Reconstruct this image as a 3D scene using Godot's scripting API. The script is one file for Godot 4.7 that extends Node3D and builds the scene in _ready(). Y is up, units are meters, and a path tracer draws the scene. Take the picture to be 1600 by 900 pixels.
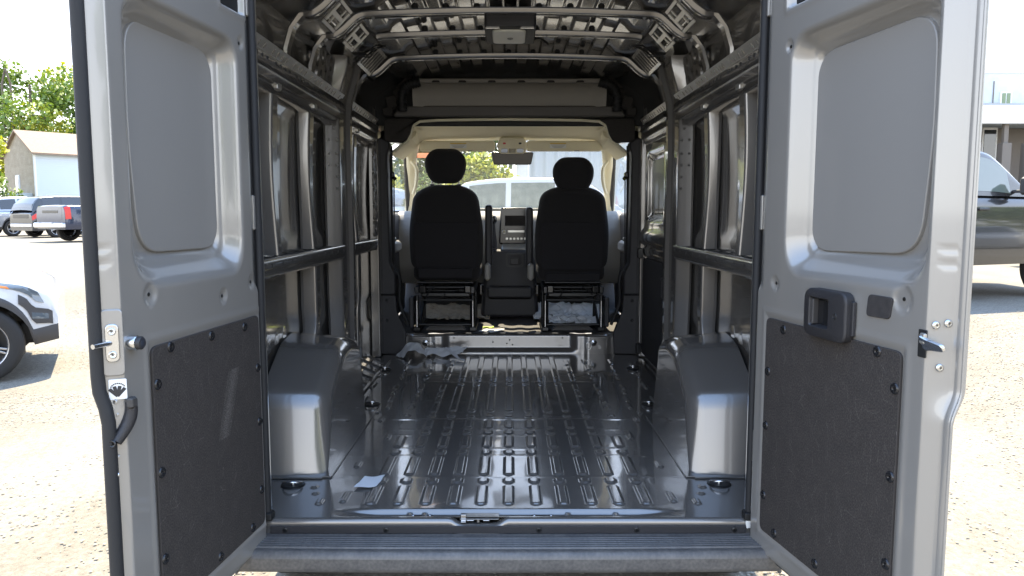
extends Node3D
# A grey panel van seen from behind with both rear doors open, parked on a gravel lot.
# World: y up, metres; the rear sill of the van is at z = 0, the van points to -z, the ground is near y = 0.

# ---------------------------------------------------------------- mesh builder
class MB:
	var v := PackedVector3Array()
	var n := PackedVector3Array()
	var uv := PackedVector2Array()
	var ix := PackedInt32Array()
	var xf := Transform3D.IDENTITY
	var col := PackedColorArray()

	func vert(p: Vector3, nn: Vector3, t := Vector2.ZERO) -> int:
		v.append(xf * p)
		n.append((xf.basis * nn).normalized())
		uv.append(t)
		return v.size() - 1

	# winding follows the normal of the first corner (front faces run clockwise)
	func face(a: int, b: int, c: int) -> void:
		var g := (v[b] - v[a]).cross(v[c] - v[a])
		if g.length_squared() < 1e-16:
			return
		if g.dot(n[a] + n[b] + n[c]) > 0.0:
			ix.append(a); ix.append(c); ix.append(b)
		else:
			ix.append(a); ix.append(b); ix.append(c)

	func quad(p0: Vector3, p1: Vector3, p2: Vector3, p3: Vector3, nn := Vector3.ZERO) -> void:
		if nn == Vector3.ZERO:
			nn = (p1 - p0).cross(p2 - p0).normalized()
		var a := vert(p0, nn, Vector2(0, 1))
		var b := vert(p1, nn, Vector2(1, 1))
		var c := vert(p2, nn, Vector2(1, 0))
		var d := vert(p3, nn, Vector2(0, 0))
		face(a, b, c); face(a, c, d)

	func tri(p0: Vector3, p1: Vector3, p2: Vector3) -> void:
		var nn := (p1 - p0).cross(p2 - p0).normalized()
		face(vert(p0, nn), vert(p1, nn), vert(p2, nn))

	# box with rounded (chamfered, smooth shaded) edges
	func rbox(c: Vector3, s: Vector3, r := 0.004, b := Basis.IDENTITY) -> void:
		var h := s * 0.5
		r = min(r, min(h.x, min(h.y, h.z)) * 0.98)
		var id := {}
		for sx in [-1, 1]:
			for sy in [-1, 1]:
				for sz in [-1, 1]:
					var k := Vector3(sx, sy, sz)
					for ax in 3:
						var p := Vector3(sx * (h.x - r), sy * (h.y - r), sz * (h.z - r))
						p[ax] = k[ax] * h[ax]
						var nn := Vector3.ZERO
						nn[ax] = k[ax]
						id[[sx, sy, sz, ax]] = vert(c + b * p, b * nn)
		for ax in 3:
			var u := (ax + 1) % 3
			var w := (ax + 2) % 3
			for sg in [-1, 1]:
				var q := []
				for e in [[-1, -1], [1, -1], [1, 1], [-1, 1]]:
					var k := [0, 0, 0]
					k[ax] = sg; k[u] = e[0]; k[w] = e[1]
					q.append(id[[k[0], k[1], k[2], ax]])
				face(q[0], q[1], q[2]); face(q[0], q[2], q[3])
			for su in [-1, 1]:
				for sw in [-1, 1]:
					var q := []
					for e in [[-1, u], [1, u], [1, w], [-1, w]]:
						var k := [0, 0, 0]
						k[ax] = e[0]; k[u] = su; k[w] = sw
						q.append(id[[k[0], k[1], k[2], e[1]]])
					face(q[0], q[1], q[2]); face(q[0], q[2], q[3])
		for sx in [-1, 1]:
			for sy in [-1, 1]:
				for sz in [-1, 1]:
					face(id[[sx, sy, sz, 0]], id[[sx, sy, sz, 1]], id[[sx, sy, sz, 2]])

	# a sheet through rows of points; doubled points make a crease
	func grid(P: Array, close_j := false) -> void:
		var ni := P.size()
		var nj: int = P[0].size()
		var base := v.size()
		for i in ni:
			var row: PackedVector3Array = P[i]
			for j in nj:
				var p := row[j]
				var jn := j + 1
				var jp := j - 1
				if close_j:
					jn = (j + 1) % nj; jp = (j - 1 + nj) % nj
				else:
					jn = min(jn, nj - 1); jp = max(jp, 0)
				var a := row[jn]
				var c := row[jp]
				var dv := Vector3.ZERO
				if a.distance_squared_to(p) < 1e-12: dv = p - c
				elif c.distance_squared_to(p) < 1e-12: dv = a - p
				else: dv = a - c
				var ra: Vector3 = P[min(i + 1, ni - 1)][j]
				var rc: Vector3 = P[max(i - 1, 0)][j]
				var du := Vector3.ZERO
				if ra.distance_squared_to(p) < 1e-12: du = p - rc
				elif rc.distance_squared_to(p) < 1e-12: du = ra - p
				else: du = ra - rc
				var nn := du.cross(dv)
				if nn.length_squared() < 1e-18: nn = Vector3.UP
				vert(p, nn.normalized(), Vector2(float(j) / max(1, nj - 1), float(i) / max(1, ni - 1)))
		for i in ni - 1:
			for j in (nj if close_j else nj - 1):
				var a := base + i * nj + j
				var b := a + nj
				var j2 := (j + 1) % nj
				var c := base + i * nj + j2
				var d := c + nj
				ix.append(a); ix.append(c); ix.append(b)
				ix.append(b); ix.append(c); ix.append(d)

	func cap(pts: PackedVector3Array, nn: Vector3) -> void:
		# flat polygon
		var b := Basis.looking_at(nn, Vector3.UP if abs(nn.y) < 0.9 else Vector3.RIGHT)
		var q := PackedVector2Array()
		for p in pts:
			var l := b.inverse() * p
			q.append(Vector2(l.x, l.y))
		var t := Geometry2D.triangulate_polygon(q)
		var base := v.size()
		for p in pts:
			vert(p, nn)
		for k in range(0, t.size(), 3):
			face(base + t[k], base + t[k + 1], base + t[k + 2])

	func tube(pts: PackedVector3Array, r, sides := 8, caps := true) -> void:
		var np := pts.size()
		var rows := []
		var t0 := (pts[1] - pts[0]).normalized()
		var side := t0.cross(Vector3.UP if abs(t0.y) < 0.9 else Vector3.RIGHT).normalized()
		for i in np:
			var t := (pts[min(i + 1, np - 1)] - pts[max(i - 1, 0)]).normalized()
			side = (side - t * side.dot(t)).normalized()
			var up := t.cross(side)
			var rr: float = r[i] if r is Array else r
			var row := PackedVector3Array()
			for k in sides:
				var a := TAU * k / sides
				row.append(pts[i] + (side * cos(a) + up * sin(a)) * rr)
			rows.append(row)
		grid(rows, true)
		if caps:
			cap(rows[0], (pts[0] - pts[1]).normalized())
			cap(rows[np - 1], (pts[np - 1] - pts[np - 2]).normalized())

	# polygon (xy) with depth along z, rounded rims
	func puff(poly: PackedVector2Array, z0: float, z1: float, r: float, t: Transform3D = Transform3D.IDENTITY, steps := 2) -> void:
		var np := poly.size()
		var area := 0.0
		for i in np:
			area += poly[i].cross(poly[(i + 1) % np])
		var sg := 1.0 if area > 0 else -1.0
		var inn := PackedVector2Array()
		for i in np:
			var a := (poly[i] - poly[(i - 1 + np) % np]).normalized()
			var b := (poly[(i + 1) % np] - poly[i]).normalized()
			var na := Vector2(-a.y, a.x) * sg
			var nb := Vector2(-b.y, b.x) * sg
			var m := (na + nb).normalized()
			inn.append(m / max(0.5, m.dot(na)))
		var rows := []
		for side in 2:
			for k in steps + 1:
				var a: float = PI / 2 * k / steps
				var off: float
				var z: float
				if side == 0:
					off = r * (1 - sin(a)); z = z0 + r * (1 - cos(a)) if z1 > z0 else z0 - r * (1 - cos(a))
				else:
					off = r * (1 - cos(a)); z = z1 - r * (1 - sin(a)) if z1 > z0 else z1 + r * (1 - sin(a))
				var row := PackedVector3Array()
				for i in np:
					var q := poly[i] + inn[i] * off
					row.append(t * Vector3(q.x, q.y, z))
				rows.append(row)
		grid(rows, true)
		var d := (t.basis * Vector3(0, 0, 1 if z1 > z0 else -1)).normalized()
		_cap2(poly, inn, r, z0, t, -d)
		_cap2(poly, inn, r, z1, t, d)

	func _cap2(poly: PackedVector2Array, inn: PackedVector2Array, r: float, z: float, t: Transform3D, nn: Vector3) -> void:
		var q := PackedVector2Array()
		for i in poly.size():
			q.append(poly[i] + inn[i] * r)
		var tr := Geometry2D.triangulate_polygon(q)
		if tr.is_empty(): tr = Geometry2D.triangulate_polygon(poly)
		var lo := q[0]
		var hi := q[0]
		for p in q:
			lo = lo.min(p); hi = hi.max(p)
		var base := v.size()
		for p in q:
			vert(t * Vector3(p.x, p.y, z), nn, Vector2((p.x - lo.x) / max(1e-6, hi.x - lo.x), 1.0 - (p.y - lo.y) / max(1e-6, hi.y - lo.y)))
		for k in range(0, tr.size(), 3):
			face(base + tr[k], base + tr[k + 1], base + tr[k + 2])

	# profile of (radius, height) turned round y
	func lathe(prof: Array, t: Transform3D, seg := 16) -> void:
		var rows := []
		for p in prof:
			var row := PackedVector3Array()
			for k in seg:
				var a := TAU * k / seg
				row.append(t * Vector3(cos(a) * p.x, p.y, sin(a) * p.x))
			rows.append(row)
		grid(rows, true)

	# flat ring plate between two loops of the same count, with a rim of depth d
	func ring(outer: PackedVector3Array, inner: PackedVector3Array, d: Vector3) -> void:
		var fo := PackedVector3Array()
		var fi := PackedVector3Array()
		for p in outer: fo.append(p + d)
		for p in inner: fi.append(p + d)
		grid([outer, outer, inner, inner, fi, fi, fo, fo, outer], true)

	# profile (2D) swept along a path of transforms
	func sweep(prof: PackedVector2Array, frames: Array, closed := true) -> void:
		var rows := []
		for f in frames:
			var row := PackedVector3Array()
			for p in prof:
				row.append(f * Vector3(p.x, p.y, 0))
			rows.append(row)
		grid(rows, closed)

	# eight free corners: bottom four then top four, in order round
	func hexa(c: Array) -> void:
		var m := Vector3.ZERO
		for p in c: m += p
		m /= 8.0
		for f in [[0, 1, 2, 3], [4, 5, 6, 7], [0, 1, 5, 4], [1, 2, 6, 5], [2, 3, 7, 6], [3, 0, 4, 7]]:
			var nn: Vector3 = (c[f[1]] - c[f[0]]).cross(c[f[2]] - c[f[0]]).normalized()
			if nn.dot(c[f[0]] - m) < 0: nn = -nn
			quad(c[f[0]], c[f[1]], c[f[2]], c[f[3]], nn)

	func mesh() -> ArrayMesh:
		var a := []
		a.resize(Mesh.ARRAY_MAX)
		a[Mesh.ARRAY_VERTEX] = v
		a[Mesh.ARRAY_NORMAL] = n
		a[Mesh.ARRAY_TEX_UV] = uv
		a[Mesh.ARRAY_INDEX] = ix
		if col.size() == v.size(): a[Mesh.ARRAY_COLOR] = col
		var m := ArrayMesh.new()
		m.add_surface_from_arrays(Mesh.PRIMITIVE_TRIANGLES, a)
		return m

# ---------------------------------------------------------------- small helpers
var M := {}
var taken := {}

func numbered(called: String) -> String:
	if not taken.has(called):
		taken[called] = 0
		return called
	taken[called] += 1
	return "%s_%03d" % [called, taken[called]]

func part(called: String, mb, m: Material, parent: Node, at := Transform3D.IDENTITY) -> MeshInstance3D:
	var o := MeshInstance3D.new()
	o.name = called
	o.mesh = mb.mesh() if mb is MB else mb
	o.material_override = m
	o.transform = at
	parent.add_child(o, true)
	return o

func tag(o: Node, label: String, category: String, group := "") -> Node:
	o.set_meta("label", label)
	o.set_meta("category", category)
	if group != "": o.set_meta("group", group)
	return o

func thing(called: String, label: String, category: String, at := Transform3D.IDENTITY, group := "") -> Node3D:
	var o := Node3D.new()
	o.name = numbered(called)
	o.transform = at
	add_child(o)
	tag(o, label, category, group)
	return o

func lone(called: String, mb: MB, m: Material, label: String, category: String, group := "") -> MeshInstance3D:
	var o := part(numbered(called), mb, m, self)
	tag(o, label, category, group)
	return o

func P2(a: Array) -> PackedVector2Array:
	var r := PackedVector2Array()
	for p in a: r.append(Vector2(p[0], p[1]))
	return r

func P3(a: Array) -> PackedVector3Array:
	var r := PackedVector3Array()
	for p in a: r.append(Vector3(p[0], p[1], p[2]))
	return r

# polygon with its corners rounded
func rounded(pts: PackedVector2Array, r: float, seg := 4) -> PackedVector2Array:
	var out := PackedVector2Array()
	var np := pts.size()
	for i in np:
		var p := pts[i]
		var a := pts[(i - 1 + np) % np] - p
		var b := pts[(i + 1) % np] - p
		var l: float = min(r, min(a.length(), b.length()) * 0.48)
		var p0 := p + a.normalized() * l
		var p1 := p + b.normalized() * l
		for k in seg + 1:
			var t := float(k) / seg
			out.append(p0.lerp(p, t).lerp(p.lerp(p1, t), t))
	return out

func rrect(w: float, h: float, r: float, seg := 4, c := Vector2.ZERO) -> PackedVector2Array:
	return rounded(PackedVector2Array([c + Vector2(-w, -h) / 2, c + Vector2(w, -h) / 2, c + Vector2(w, h) / 2, c + Vector2(-w, h) / 2]), r, seg)

func curve(a: Array, n: int) -> PackedVector3Array:
	# smooth line through points
	var r := PackedVector3Array()
	var m := a.size()
	for i in m - 1:
		for k in n:
			r.append((a[i] as Vector3).cubic_interpolate(a[i + 1], a[max(i - 1, 0)], a[min(i + 2, m - 1)], float(k) / n))
	r.append(a[m - 1])
	return r

func look(x: Vector3, y: Vector3, o: Vector3) -> Transform3D:
	return Transform3D(Basis(x, y, x.cross(y)), o)

func lin(r: float, g: float, b: float) -> Color:
	return Color(r, g, b).linear_to_srgb()

func mat(c: Color, rough: float, metal := 0.0, coat := 0.0) -> StandardMaterial3D:
	var m := StandardMaterial3D.new()
	m.albedo_color = c
	m.roughness = rough
	m.metallic = metal
	m.cull_mode = BaseMaterial3D.CULL_DISABLED
	if coat > 0:
		m.clearcoat_enabled = true
		m.clearcoat = coat
		m.clearcoat_roughness = 0.06
	return m

func noise_image(sz: int, freq: float, seed_: int, oct := 4) -> Image:
	var f := FastNoiseLite.new()
	f.noise_type = FastNoiseLite.TYPE_SIMPLEX_SMOOTH
	f.frequency = freq
	f.seed = seed_
	f.fractal_octaves = oct
	var im := f.get_seamless_image(sz, sz)
	im.convert(Image.FORMAT_RGB8)
	return im

# two-colour noise texture: fine grain over coarse patches
func grain(sz: int, fine: float, coarse: float, a: Color, b: Color, mixc: float, seed_: int) -> ImageTexture:
	var f := noise_image(sz, fine, seed_, 3)
	var g := noise_image(sz, coarse, seed_ + 7, 4)
	var im := Image.create(sz, sz, false, Image.FORMAT_RGB8)
	for y in sz:
		for x in sz:
			var t: float = lerp(f.get_pixel(x, y).r, g.get_pixel(x, y).r, mixc)
			t = clamp((t - 0.5) * 1.7 + 0.5, 0.0, 1.0)
			im.set_pixel(x, y, a.lerp(b, t))
	im.generate_mipmaps()
	return ImageTexture.create_from_image(im)

func tri_map(m: StandardMaterial3D, scale: float, world := true) -> StandardMaterial3D:
	m.uv1_triplanar = true
	m.uv1_world_triplanar = world
	m.uv1_scale = Vector3(scale, scale, scale)
	return m

func bump(m: StandardMaterial3D, sz: int, freq: float, strength: float, seed_: int) -> StandardMaterial3D:
	var im := noise_image(sz, freq, seed_, 3)
	im.bump_map_to_normal_map(strength)
	m.normal_enabled = true
	m.normal_texture = ImageTexture.create_from_image(im)
	m.normal_scale = 1.0
	return m

func materials() -> void:
	# grey metallic body paint with clear coat
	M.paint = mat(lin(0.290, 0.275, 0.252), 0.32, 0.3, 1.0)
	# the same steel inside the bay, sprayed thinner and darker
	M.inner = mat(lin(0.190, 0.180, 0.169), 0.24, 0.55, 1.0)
	M.blank = mat(lin(0.235, 0.224, 0.208), 0.42, 0.1, 0.25)
	M.zinc = mat(lin(0.50, 0.49, 0.46), 0.30, 0.75)
	M.steel = mat(lin(0.62, 0.62, 0.62), 0.22, 1.0)
	M.rubber = mat(lin(0.014, 0.014, 0.015), 0.7)
	M.plastic = bump(tri_map(mat(lin(0.022, 0.021, 0.023), 0.5), 9.0, false), 256, 0.12, 2.0, 3)
	M.step = tri_map(mat(Color.WHITE, 0.38), 3.0)
	M.step.albedo_texture = grain(256, 0.09, 0.012, lin(0.075, 0.072, 0.070), lin(0.145, 0.135, 0.125), 0.45, 5)
	M.black = mat(lin(0.008, 0.008, 0.008), 0.6)
	M.fabric = bump(tri_map(mat(lin(0.016, 0.015, 0.016), 0.95), 8.0, false), 256, 0.25, 3.0, 11)
	M.fabric.rim_enabled = true
	M.fabric.rim = 0.15
	M.panelboard = mat(lin(0.012, 0.011, 0.013), 0.9)
	M.liner = bump(tri_map(mat(lin(0.78, 0.72, 0.53), 0.9), 6.0, false), 256, 0.2, 1.5, 21)
	M.header = bump(tri_map(mat(lin(0.115, 0.106, 0.095), 0.6), 8.0, false), 256, 0.2, 1.5, 24)
	M.shelf = bump(tri_map(mat(lin(0.33, 0.305, 0.265), 0.85), 8.0, false), 256, 0.2, 1.5, 23)
	M.foam = tri_map(mat(Color.WHITE, 0.95), 7.0, false)
	M.foam.albedo_texture = grain(256, 0.16, 0.03, lin(0.008, 0.007, 0.007), lin(0.085, 0.075, 0.065), 0.1, 31)
	M.dash = bump(tri_map(mat(lin(0.27, 0.26, 0.24), 0.55), 9.0, false), 256, 0.15, 2.0, 41)
	M.darkmetal = mat(lin(0.02, 0.02, 0.02), 0.35, 0.4)
	M.white = mat(lin(0.72, 0.72, 0.70), 0.7)
	M.paper = mat(lin(0.74, 0.76, 0.78), 0.8)
	M.ribbon = mat(lin(0.55, 0.57, 0.60), 0.4)
	M.screen = mat(lin(0.01, 0.01, 0.012), 0.12)
	M.gloss = mat(lin(0.014, 0.014, 0.015), 0.15)
	M.lens = mat(lin(0.6, 0.58, 0.5), 0.35)
	M.red = mat(lin(0.55, 0.03, 0.02), 0.3)
	M.orange = mat(lin(0.62, 0.16, 0.05), 0.5)
	M.lime = mat(lin(0.55, 0.75, 0.05), 0.6)
	M.tyre = mat(lin(0.022, 0.021, 0.020), 0.85)
	M.rim = mat(lin(0.55, 0.55, 0.56), 0.3, 0.9)
	M.rimdark = mat(lin(0.05, 0.05, 0.05), 0.35, 0.6)
	M.glass = mat(Color(0.9, 0.97, 0.95, 0.10), 0.02)
	M.glass.transparency = BaseMaterial3D.TRANSPARENCY_ALPHA
	M.tint = mat(lin(0.012, 0.014, 0.016), 0.04, 0.0, 1.0)
	M.cladding = mat(lin(0.045, 0.042, 0.040), 0.6)
	# hardboard with fine grain
	M.board = tri_map(mat(Color.WHITE, 0.8), 5.0, false)
	M.board.albedo_texture = grain(512, 0.2, 0.015, lin(0.016, 0.014, 0.014), lin(0.052, 0.046, 0.043), 0.28, 51)

# ---------------------------------------------------------------- van
var ribs := []          # floor pressings: [x, z_near, z_far, half width, chamfer]

func sstep(a: float, b: float, x: float) -> float:
	var t = clampf((x - a) / (b - a), 0.0, 1.0)
	return t * t * (3.0 - 2.0 * t)

func lay_ribs() -> void:
	var near := [[-0.100, -0.285, 0], [-0.300, -0.366, 1], [-0.388, -0.610, 0], [-0.630, -0.700, 1], [-0.728, -0.893, 0], [-0.912, -0.985, 1], [-1.012, -1.150, 0], [-1.200, -1.255, 1]]
	var far := [[-1.310, -1.850, 0], [-1.885, -1.940, 1], [-2.004, -2.056, 1], [-2.080, -2.805, 0]]
	for k in range(-5, 6):
		var x = 0.0955 * k
		for s in near:
			if abs(k) == 5 and s[0] < -0.9: continue
			ribs.append([x, s[0], s[1], 0.0205 if s[2] == 0 else 0.022, 0.010 if s[2] == 0 else 0.014])
		if abs(k) <= 3:
			for s in far: ribs.append([x, s[0], s[1], 0.0205 if s[2] == 0 else 0.022, 0.010 if s[2] == 0 else 0.014])
		elif abs(k) == 4:
			for s in [[-1.29, -1.46], [-1.48, -1.60], [-1.62, -1.72], [-1.75, -1.90], [-2.0, -2.06], [-2.08, -2.2], [-2.24, -2.42], [-2.46, -2.62]]: ribs.append([x, s[0], s[1], 0.018, 0.010])
		else:
			for s in [[-1.20, -1.26], [-1.36, -1.43], [-1.47, -1.62], [-1.66, -1.72], [-1.76, -1.90], [-2.04, -2.09], [-2.16, -2.23], [-2.30, -2.46], [-2.52, -2.66]]: ribs.append([x * 1.06, s[0], s[1], 0.017, 0.009])
	for sg in [-1, 1]:
		for s in [[0.575, -0.12, -0.22], [0.655, -0.10, -0.16], [0.69, -0.19, -0.22], [0.71, -0.25, -0.29], [0.60, -0.47, -0.55], [0.545, -0.84, -0.96], [0.62, -1.12, -1.22], [0.66, -1.26, -1.32], [0.625, -1.36, -1.46], [0.635, -1.50, -1.62], [0.645, -1.66, -1.74], [0.655, -1.78, -1.9], [0.66, -2.06, -2.12], [0.67, -2.16, -2.24], [0.675, -2.3, -2.44], [0.685, -2.5, -2.66], [0.78, -1.35, -1.62], [0.79, -1.8, -1.95], [0.80, -2.1, -2.2], [0.81, -2.35, -2.6]]:
			ribs.append([s[0] * sg, s[1], s[2], 0.014, 0.008])

func floor_height(x: float, z: float, near_ribs: Array) -> float:
	var h := 0.0
	for r in near_ribs:
		var dx: float = abs(x - r[0])
		if dx > 0.04: continue
		var zm: float = (r[1] + r[2]) * 0.5
		var hz: float = (r[1] - r[2]) * 0.5
		var a: float = dx - r[3]
		var b: float = abs(z - zm) - hz
		var d: float = max(max(a, b), (a + b + r[4]) * 0.7071)
		h = max(h, 0.0068 * clampf(-d / 0.0075, 0.0, 1.0))
	# sheet laps
	for s in [-1.172, -1.973]:
		h += 0.0014 * (sstep(s - 0.006, s, z) - sstep(s + 0.0, s + 0.03, z) * 0.8)
	for s in [-0.377, -0.62, -0.712, -0.905, -0.995]:
		h += 0.0003 * exp(-pow((z - s) / 0.014, 2.0))
	# threshold: cross bead and lower shelf
	if z > -0.075:
		var inx = 1.0 - sstep(0.42, 0.60, abs(x))
		h += 0.005 * exp(-pow((z + 0.060) / 0.006, 2.0)) * inx
		h -= 0.012 * sstep(-0.055, -0.044, z) * (1.0 - sstep(-0.020, -0.008, z)) * inx
		for c in [-0.33, -0.28, 0.20, 0.36]:
			h += 0.009 * (1.0 - sstep(0.005, 0.011, abs(x - c))) * sstep(-0.050, -0.044, z) * (1.0 - sstep(-0.02, -0.012, z))
	# soft dents that every stamped sheet has
	h += 0.00018 * sin(x * 31.0 + z * 9.0) * sin(z * 23.0 - x * 7.0)
	return h

func build_floor(van: Node3D) -> void:
	lay_ribs()
	var nx := 700
	var nz := 640
	var z0 := 0.0
	var z1 := -2.872
	var rows := []
	for j in nz + 1:
		var z: float = lerp(z0, z1, pow(float(j) / nz, 1.15))
		var near_ribs := []
		for r in ribs:
			if z < r[1] + 0.02 and z > r[2] - 0.02: near_ribs.append(r)
		var row := PackedVector3Array()
		row.resize(nx + 1)
		for i in nx + 1:
			var x: float = lerp(-0.94, 0.94, float(i) / nx)
			row[i] = Vector3(x, 0.55 + floor_height(x, z, near_ribs), z)
		rows.append(row)
	var mb := MB.new()
	mb.grid(rows)
	var fl := part("cargo_floor", mb, M.inner, van)
	fl.set_meta("label", "ribbed grey steel cargo floor")
	# rolled rear lip, dipping round the striker
	mb = MB.new()
	var path := []
	var frames := []
	for i in 121:
		var x: float = lerp(-0.80, 0.80, i / 120.0)
		var d: float = sstep(-0.195, -0.15, x) * (1.0 - sstep(-0.045, 0.0, x))
		var e: float = sstep(0.74, 0.80, abs(x))
		frames.append(Transform3D(Basis(Vector3(0, 0, 1), Vector3(0, 1, 0), Vector3(-1, 0, 0)), Vector3(x, 0.548 - d * 0.020, 0.0 + d * 0.004 - e * 0.0)))
	mb.sweep(P2([[-0.012, 0.0015], [0.004, 0.0035], [0.014, 0.001], [0.0185, -0.006], [0.0195, -0.014], [0.0185, -0.022], [0.0185, -0.022], [0.0185, -0.095]]), frames, false)
	part("sill_lip", mb, M.inner, fl)
	# rubber strip with screws under the lip
	mb = MB.new()
	mb.rbox(Vector3(0, 0.517, 0.021), Vector3(1.56, 0.026, 0.006), 0.002)
	var strip := part("kick_strip", mb, M.plastic, fl)
	for x in [-0.73, -0.40, 0.10, 0.42, 0.74]:
		mb = MB.new()
		mb.lathe([Vector2(0.0, 0.003), Vector2(0.004, 0.003), Vector2(0.0085, 0.0025), Vector2(0.009, 0.0)], Transform3D(Basis(Vector3(1, 0, 0), PI / 2), Vector3(x, 0.517, 0.024)), 12)
		part("screw", mb, M.darkmetal, strip)
	# striker bracket
	mb = MB.new()
	mb.rbox(Vector3(-0.095, 0.545, -0.018), Vector3(0.13, 0.004, 0.05), 0.002)
	var br := part("striker_bracket", mb, M.inner, fl)
	for e in [[-0.148, 0.548, 0.0, 0.018, 0.022, 0.004], [-0.148, 0.538, 0.006, 0.018, 0.004, 0.014], [-0.125, 0.541, 0.004, 0.025, 0.004, 0.008], [-0.073, 0.541, 0.004, 0.022, 0.004, 0.008]]:
		mb = MB.new()
		mb.rbox(Vector3(e[0], e[1], e[2]), Vector3(e[3], e[4], e[5]), 0.0015)
		part("striker_tab", mb, M.steel, fl)
	mb = MB.new()
	mb.tube(P3([[-0.099, 0.541, 0.012], [-0.099, 0.541, -0.028]]), 0.0045, 10)
	part("striker_pin", mb, M.steel, fl)
	for x in [-0.29, 0.115]:
		mb = MB.new()
		mb.rbox(Vector3(x, 0.5405, -0.030), Vector3(0.075, 0.004, 0.020), 0.0015)
		var pl := part("drain_plate", mb, M.black, fl)
		for k in [-1, 1]:
			mb = MB.new()
			mb.lathe([Vector2(0.0, 0.004), Vector2(0.003, 0.004), Vector2(0.005, 0.002), Vector2(0.005, 0.0)], Transform3D(Basis.IDENTITY, Vector3(x + k * 0.028, 0.5425, -0.030)), 10)
			part("bolt", mb, M.steel, pl)
	# tie-down rings: a cup, a bolt and a D ring lying flat
	for p in [[-0.795, -0.29], [0.78, -0.30], [-0.80, -2.32], [0.80, -2.36], [-0.72, -1.45], [0.735, -1.45]]:
		var at := Transform3D(Basis.IDENTITY, Vector3(p[0], 0.551, p[1]))
		mb = MB.new()
		mb.lathe([Vector2(0.045, 0.0), Vector2(0.040, 0.005), Vector2(0.030, 0.003), Vector2(0.0, 0.003)], Transform3D.IDENTITY, 20)
		var cup := part("tie_down", mb, M.darkmetal, fl, at)
		mb = MB.new()
		var loop := PackedVector3Array()
		for k in 17:
			var a = PI * k / 16.0
			loop.append(Vector3(cos(a) * 0.034, 0.011 + 0.012 * sin(a), 0.006 + sin(a) * 0.030))
		loop.append(Vector3(-0.034, 0.010, -0.004)); loop.append(Vector3(0.034, 0.010, -0.004)); loop.append(loop[0])
		mb.tube(loop, 0.0042, 8)
		part("ring", mb, M.steel, cup)
		mb = MB.new()
		mb.lathe([Vector2(0.0, 0.013), Vector2(0.008, 0.013), Vector2(0.010, 0.010), Vector2(0.010, 0.003)], Transform3D.IDENTITY, 6)
		part("bolt", mb, M.steel, cup)

func wheelhouse(van: Node3D, s: float) -> void:
	var prof := rounded(P2([[-0.372, 0.545], [-0.442, 0.850], [-0.72, 1.008], [-0.90, 1.030], [-1.12, 0.98], [-1.22, 0.545]]), 0.055, 7)
	# drop the rounding of the two foot corners: they stand on the floor
	var q := PackedVector2Array()
	q.append(Vector2(-0.372, 0.545))
	for i in range(8, prof.size() - 8): q.append(prof[i])
	q.append(Vector2(-1.22, 0.545))
	var np = q.size()
	var cen = Vector2(-0.80, 0.62)
	var mb := MB.new()
	var rows := []
	var r := 0.065
	var tail := [[0.955, 0.0], [0.93, 0.0], [0.90, 0.0], [0.85, 0.0], [0.80, 0.0]]
	for k in 13:
		var a = PI / 2 * k / 12.0
		tail.append([0.700 + 0.065 * (1 - sin(a)), r * (1 - cos(a))])
	for e in tail:
		var x: float = e[0]
		var drop: float = (0.955 - x) * 0.22
		var row := PackedVector3Array()
		for i in np:
			var a = (q[i] - q[max(i - 1, 0)])
			var b = (q[min(i + 1, np - 1)] - q[i])
			var t = (a + b).normalized()
			var nn = Vector2(-t.y, t.x)
			if nn.dot(cen - q[i]) < 0: nn = -nn
			var p: Vector2 = q[i] + nn * e[1]
			if i == 0 or i == np - 1: p = Vector2(q[i].x + (-e[1] * 0.25 if i == 0 else e[1] * 0.25), 0.545)
			elif p.y < 0.60: p.y = max(p.y, 0.5455)
			p.y = 0.545 + (p.y - 0.545) * (1.0 - drop * 0.9)
			# shallow flutes run over the arch near its inner edge
			var fl := 0.0
			if x > 0.70 and x < 0.80:
				fl = 0.0
			p.x -= (0.955 - x) * 0.20 * sstep(-0.80, -0.45, p.x) - 0.012
			row.append(Vector3(s * x, p.y + fl, p.x))
		rows.append(row)
	mb.grid(rows)
	mb.cap(rows[rows.size() - 1], Vector3(-s, 0, 0))
	# foot flange
	var w := part("wheel_arch", mb, M.inner, van)
	mb = MB.new()
	mb.rbox(Vector3(s * 0.688, 0.5555, -0.79), Vector3(0.035, 0.006, 0.86), 0.002)
	mb.rbox(Vector3(s * 0.82, 0.5555, -0.362), Vector3(0.235, 0.006, 0.03), 0.002)
	part("foot_flange", mb, M.inner, w)
	# weld tabs along the wall
	for z in [-0.47, -0.56, -0.66]:
		mb = MB.new()
		mb.puff(rounded(P2([[-0.025, 0], [0.025, 0], [0.012, 0.05], [-0.012, 0.05]]), 0.008), -0.0015, 0.0015, 0.001, look(Vector3(0, 0, 1), Vector3(0, 1, 0), Vector3(s * 0.925, 1.02 + (z + 0.47) * -0.1, z)))
		part("weld_tab", mb, M.inner, w)

func wall_x(y: float) -> float:
	# inner face of the outer skin, leaning in towards the roof
	return 0.965 - 0.012 * sstep(1.5, 2.2, y) - 0.10 * pow(max(0.0, y - 2.0), 1.6)

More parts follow.
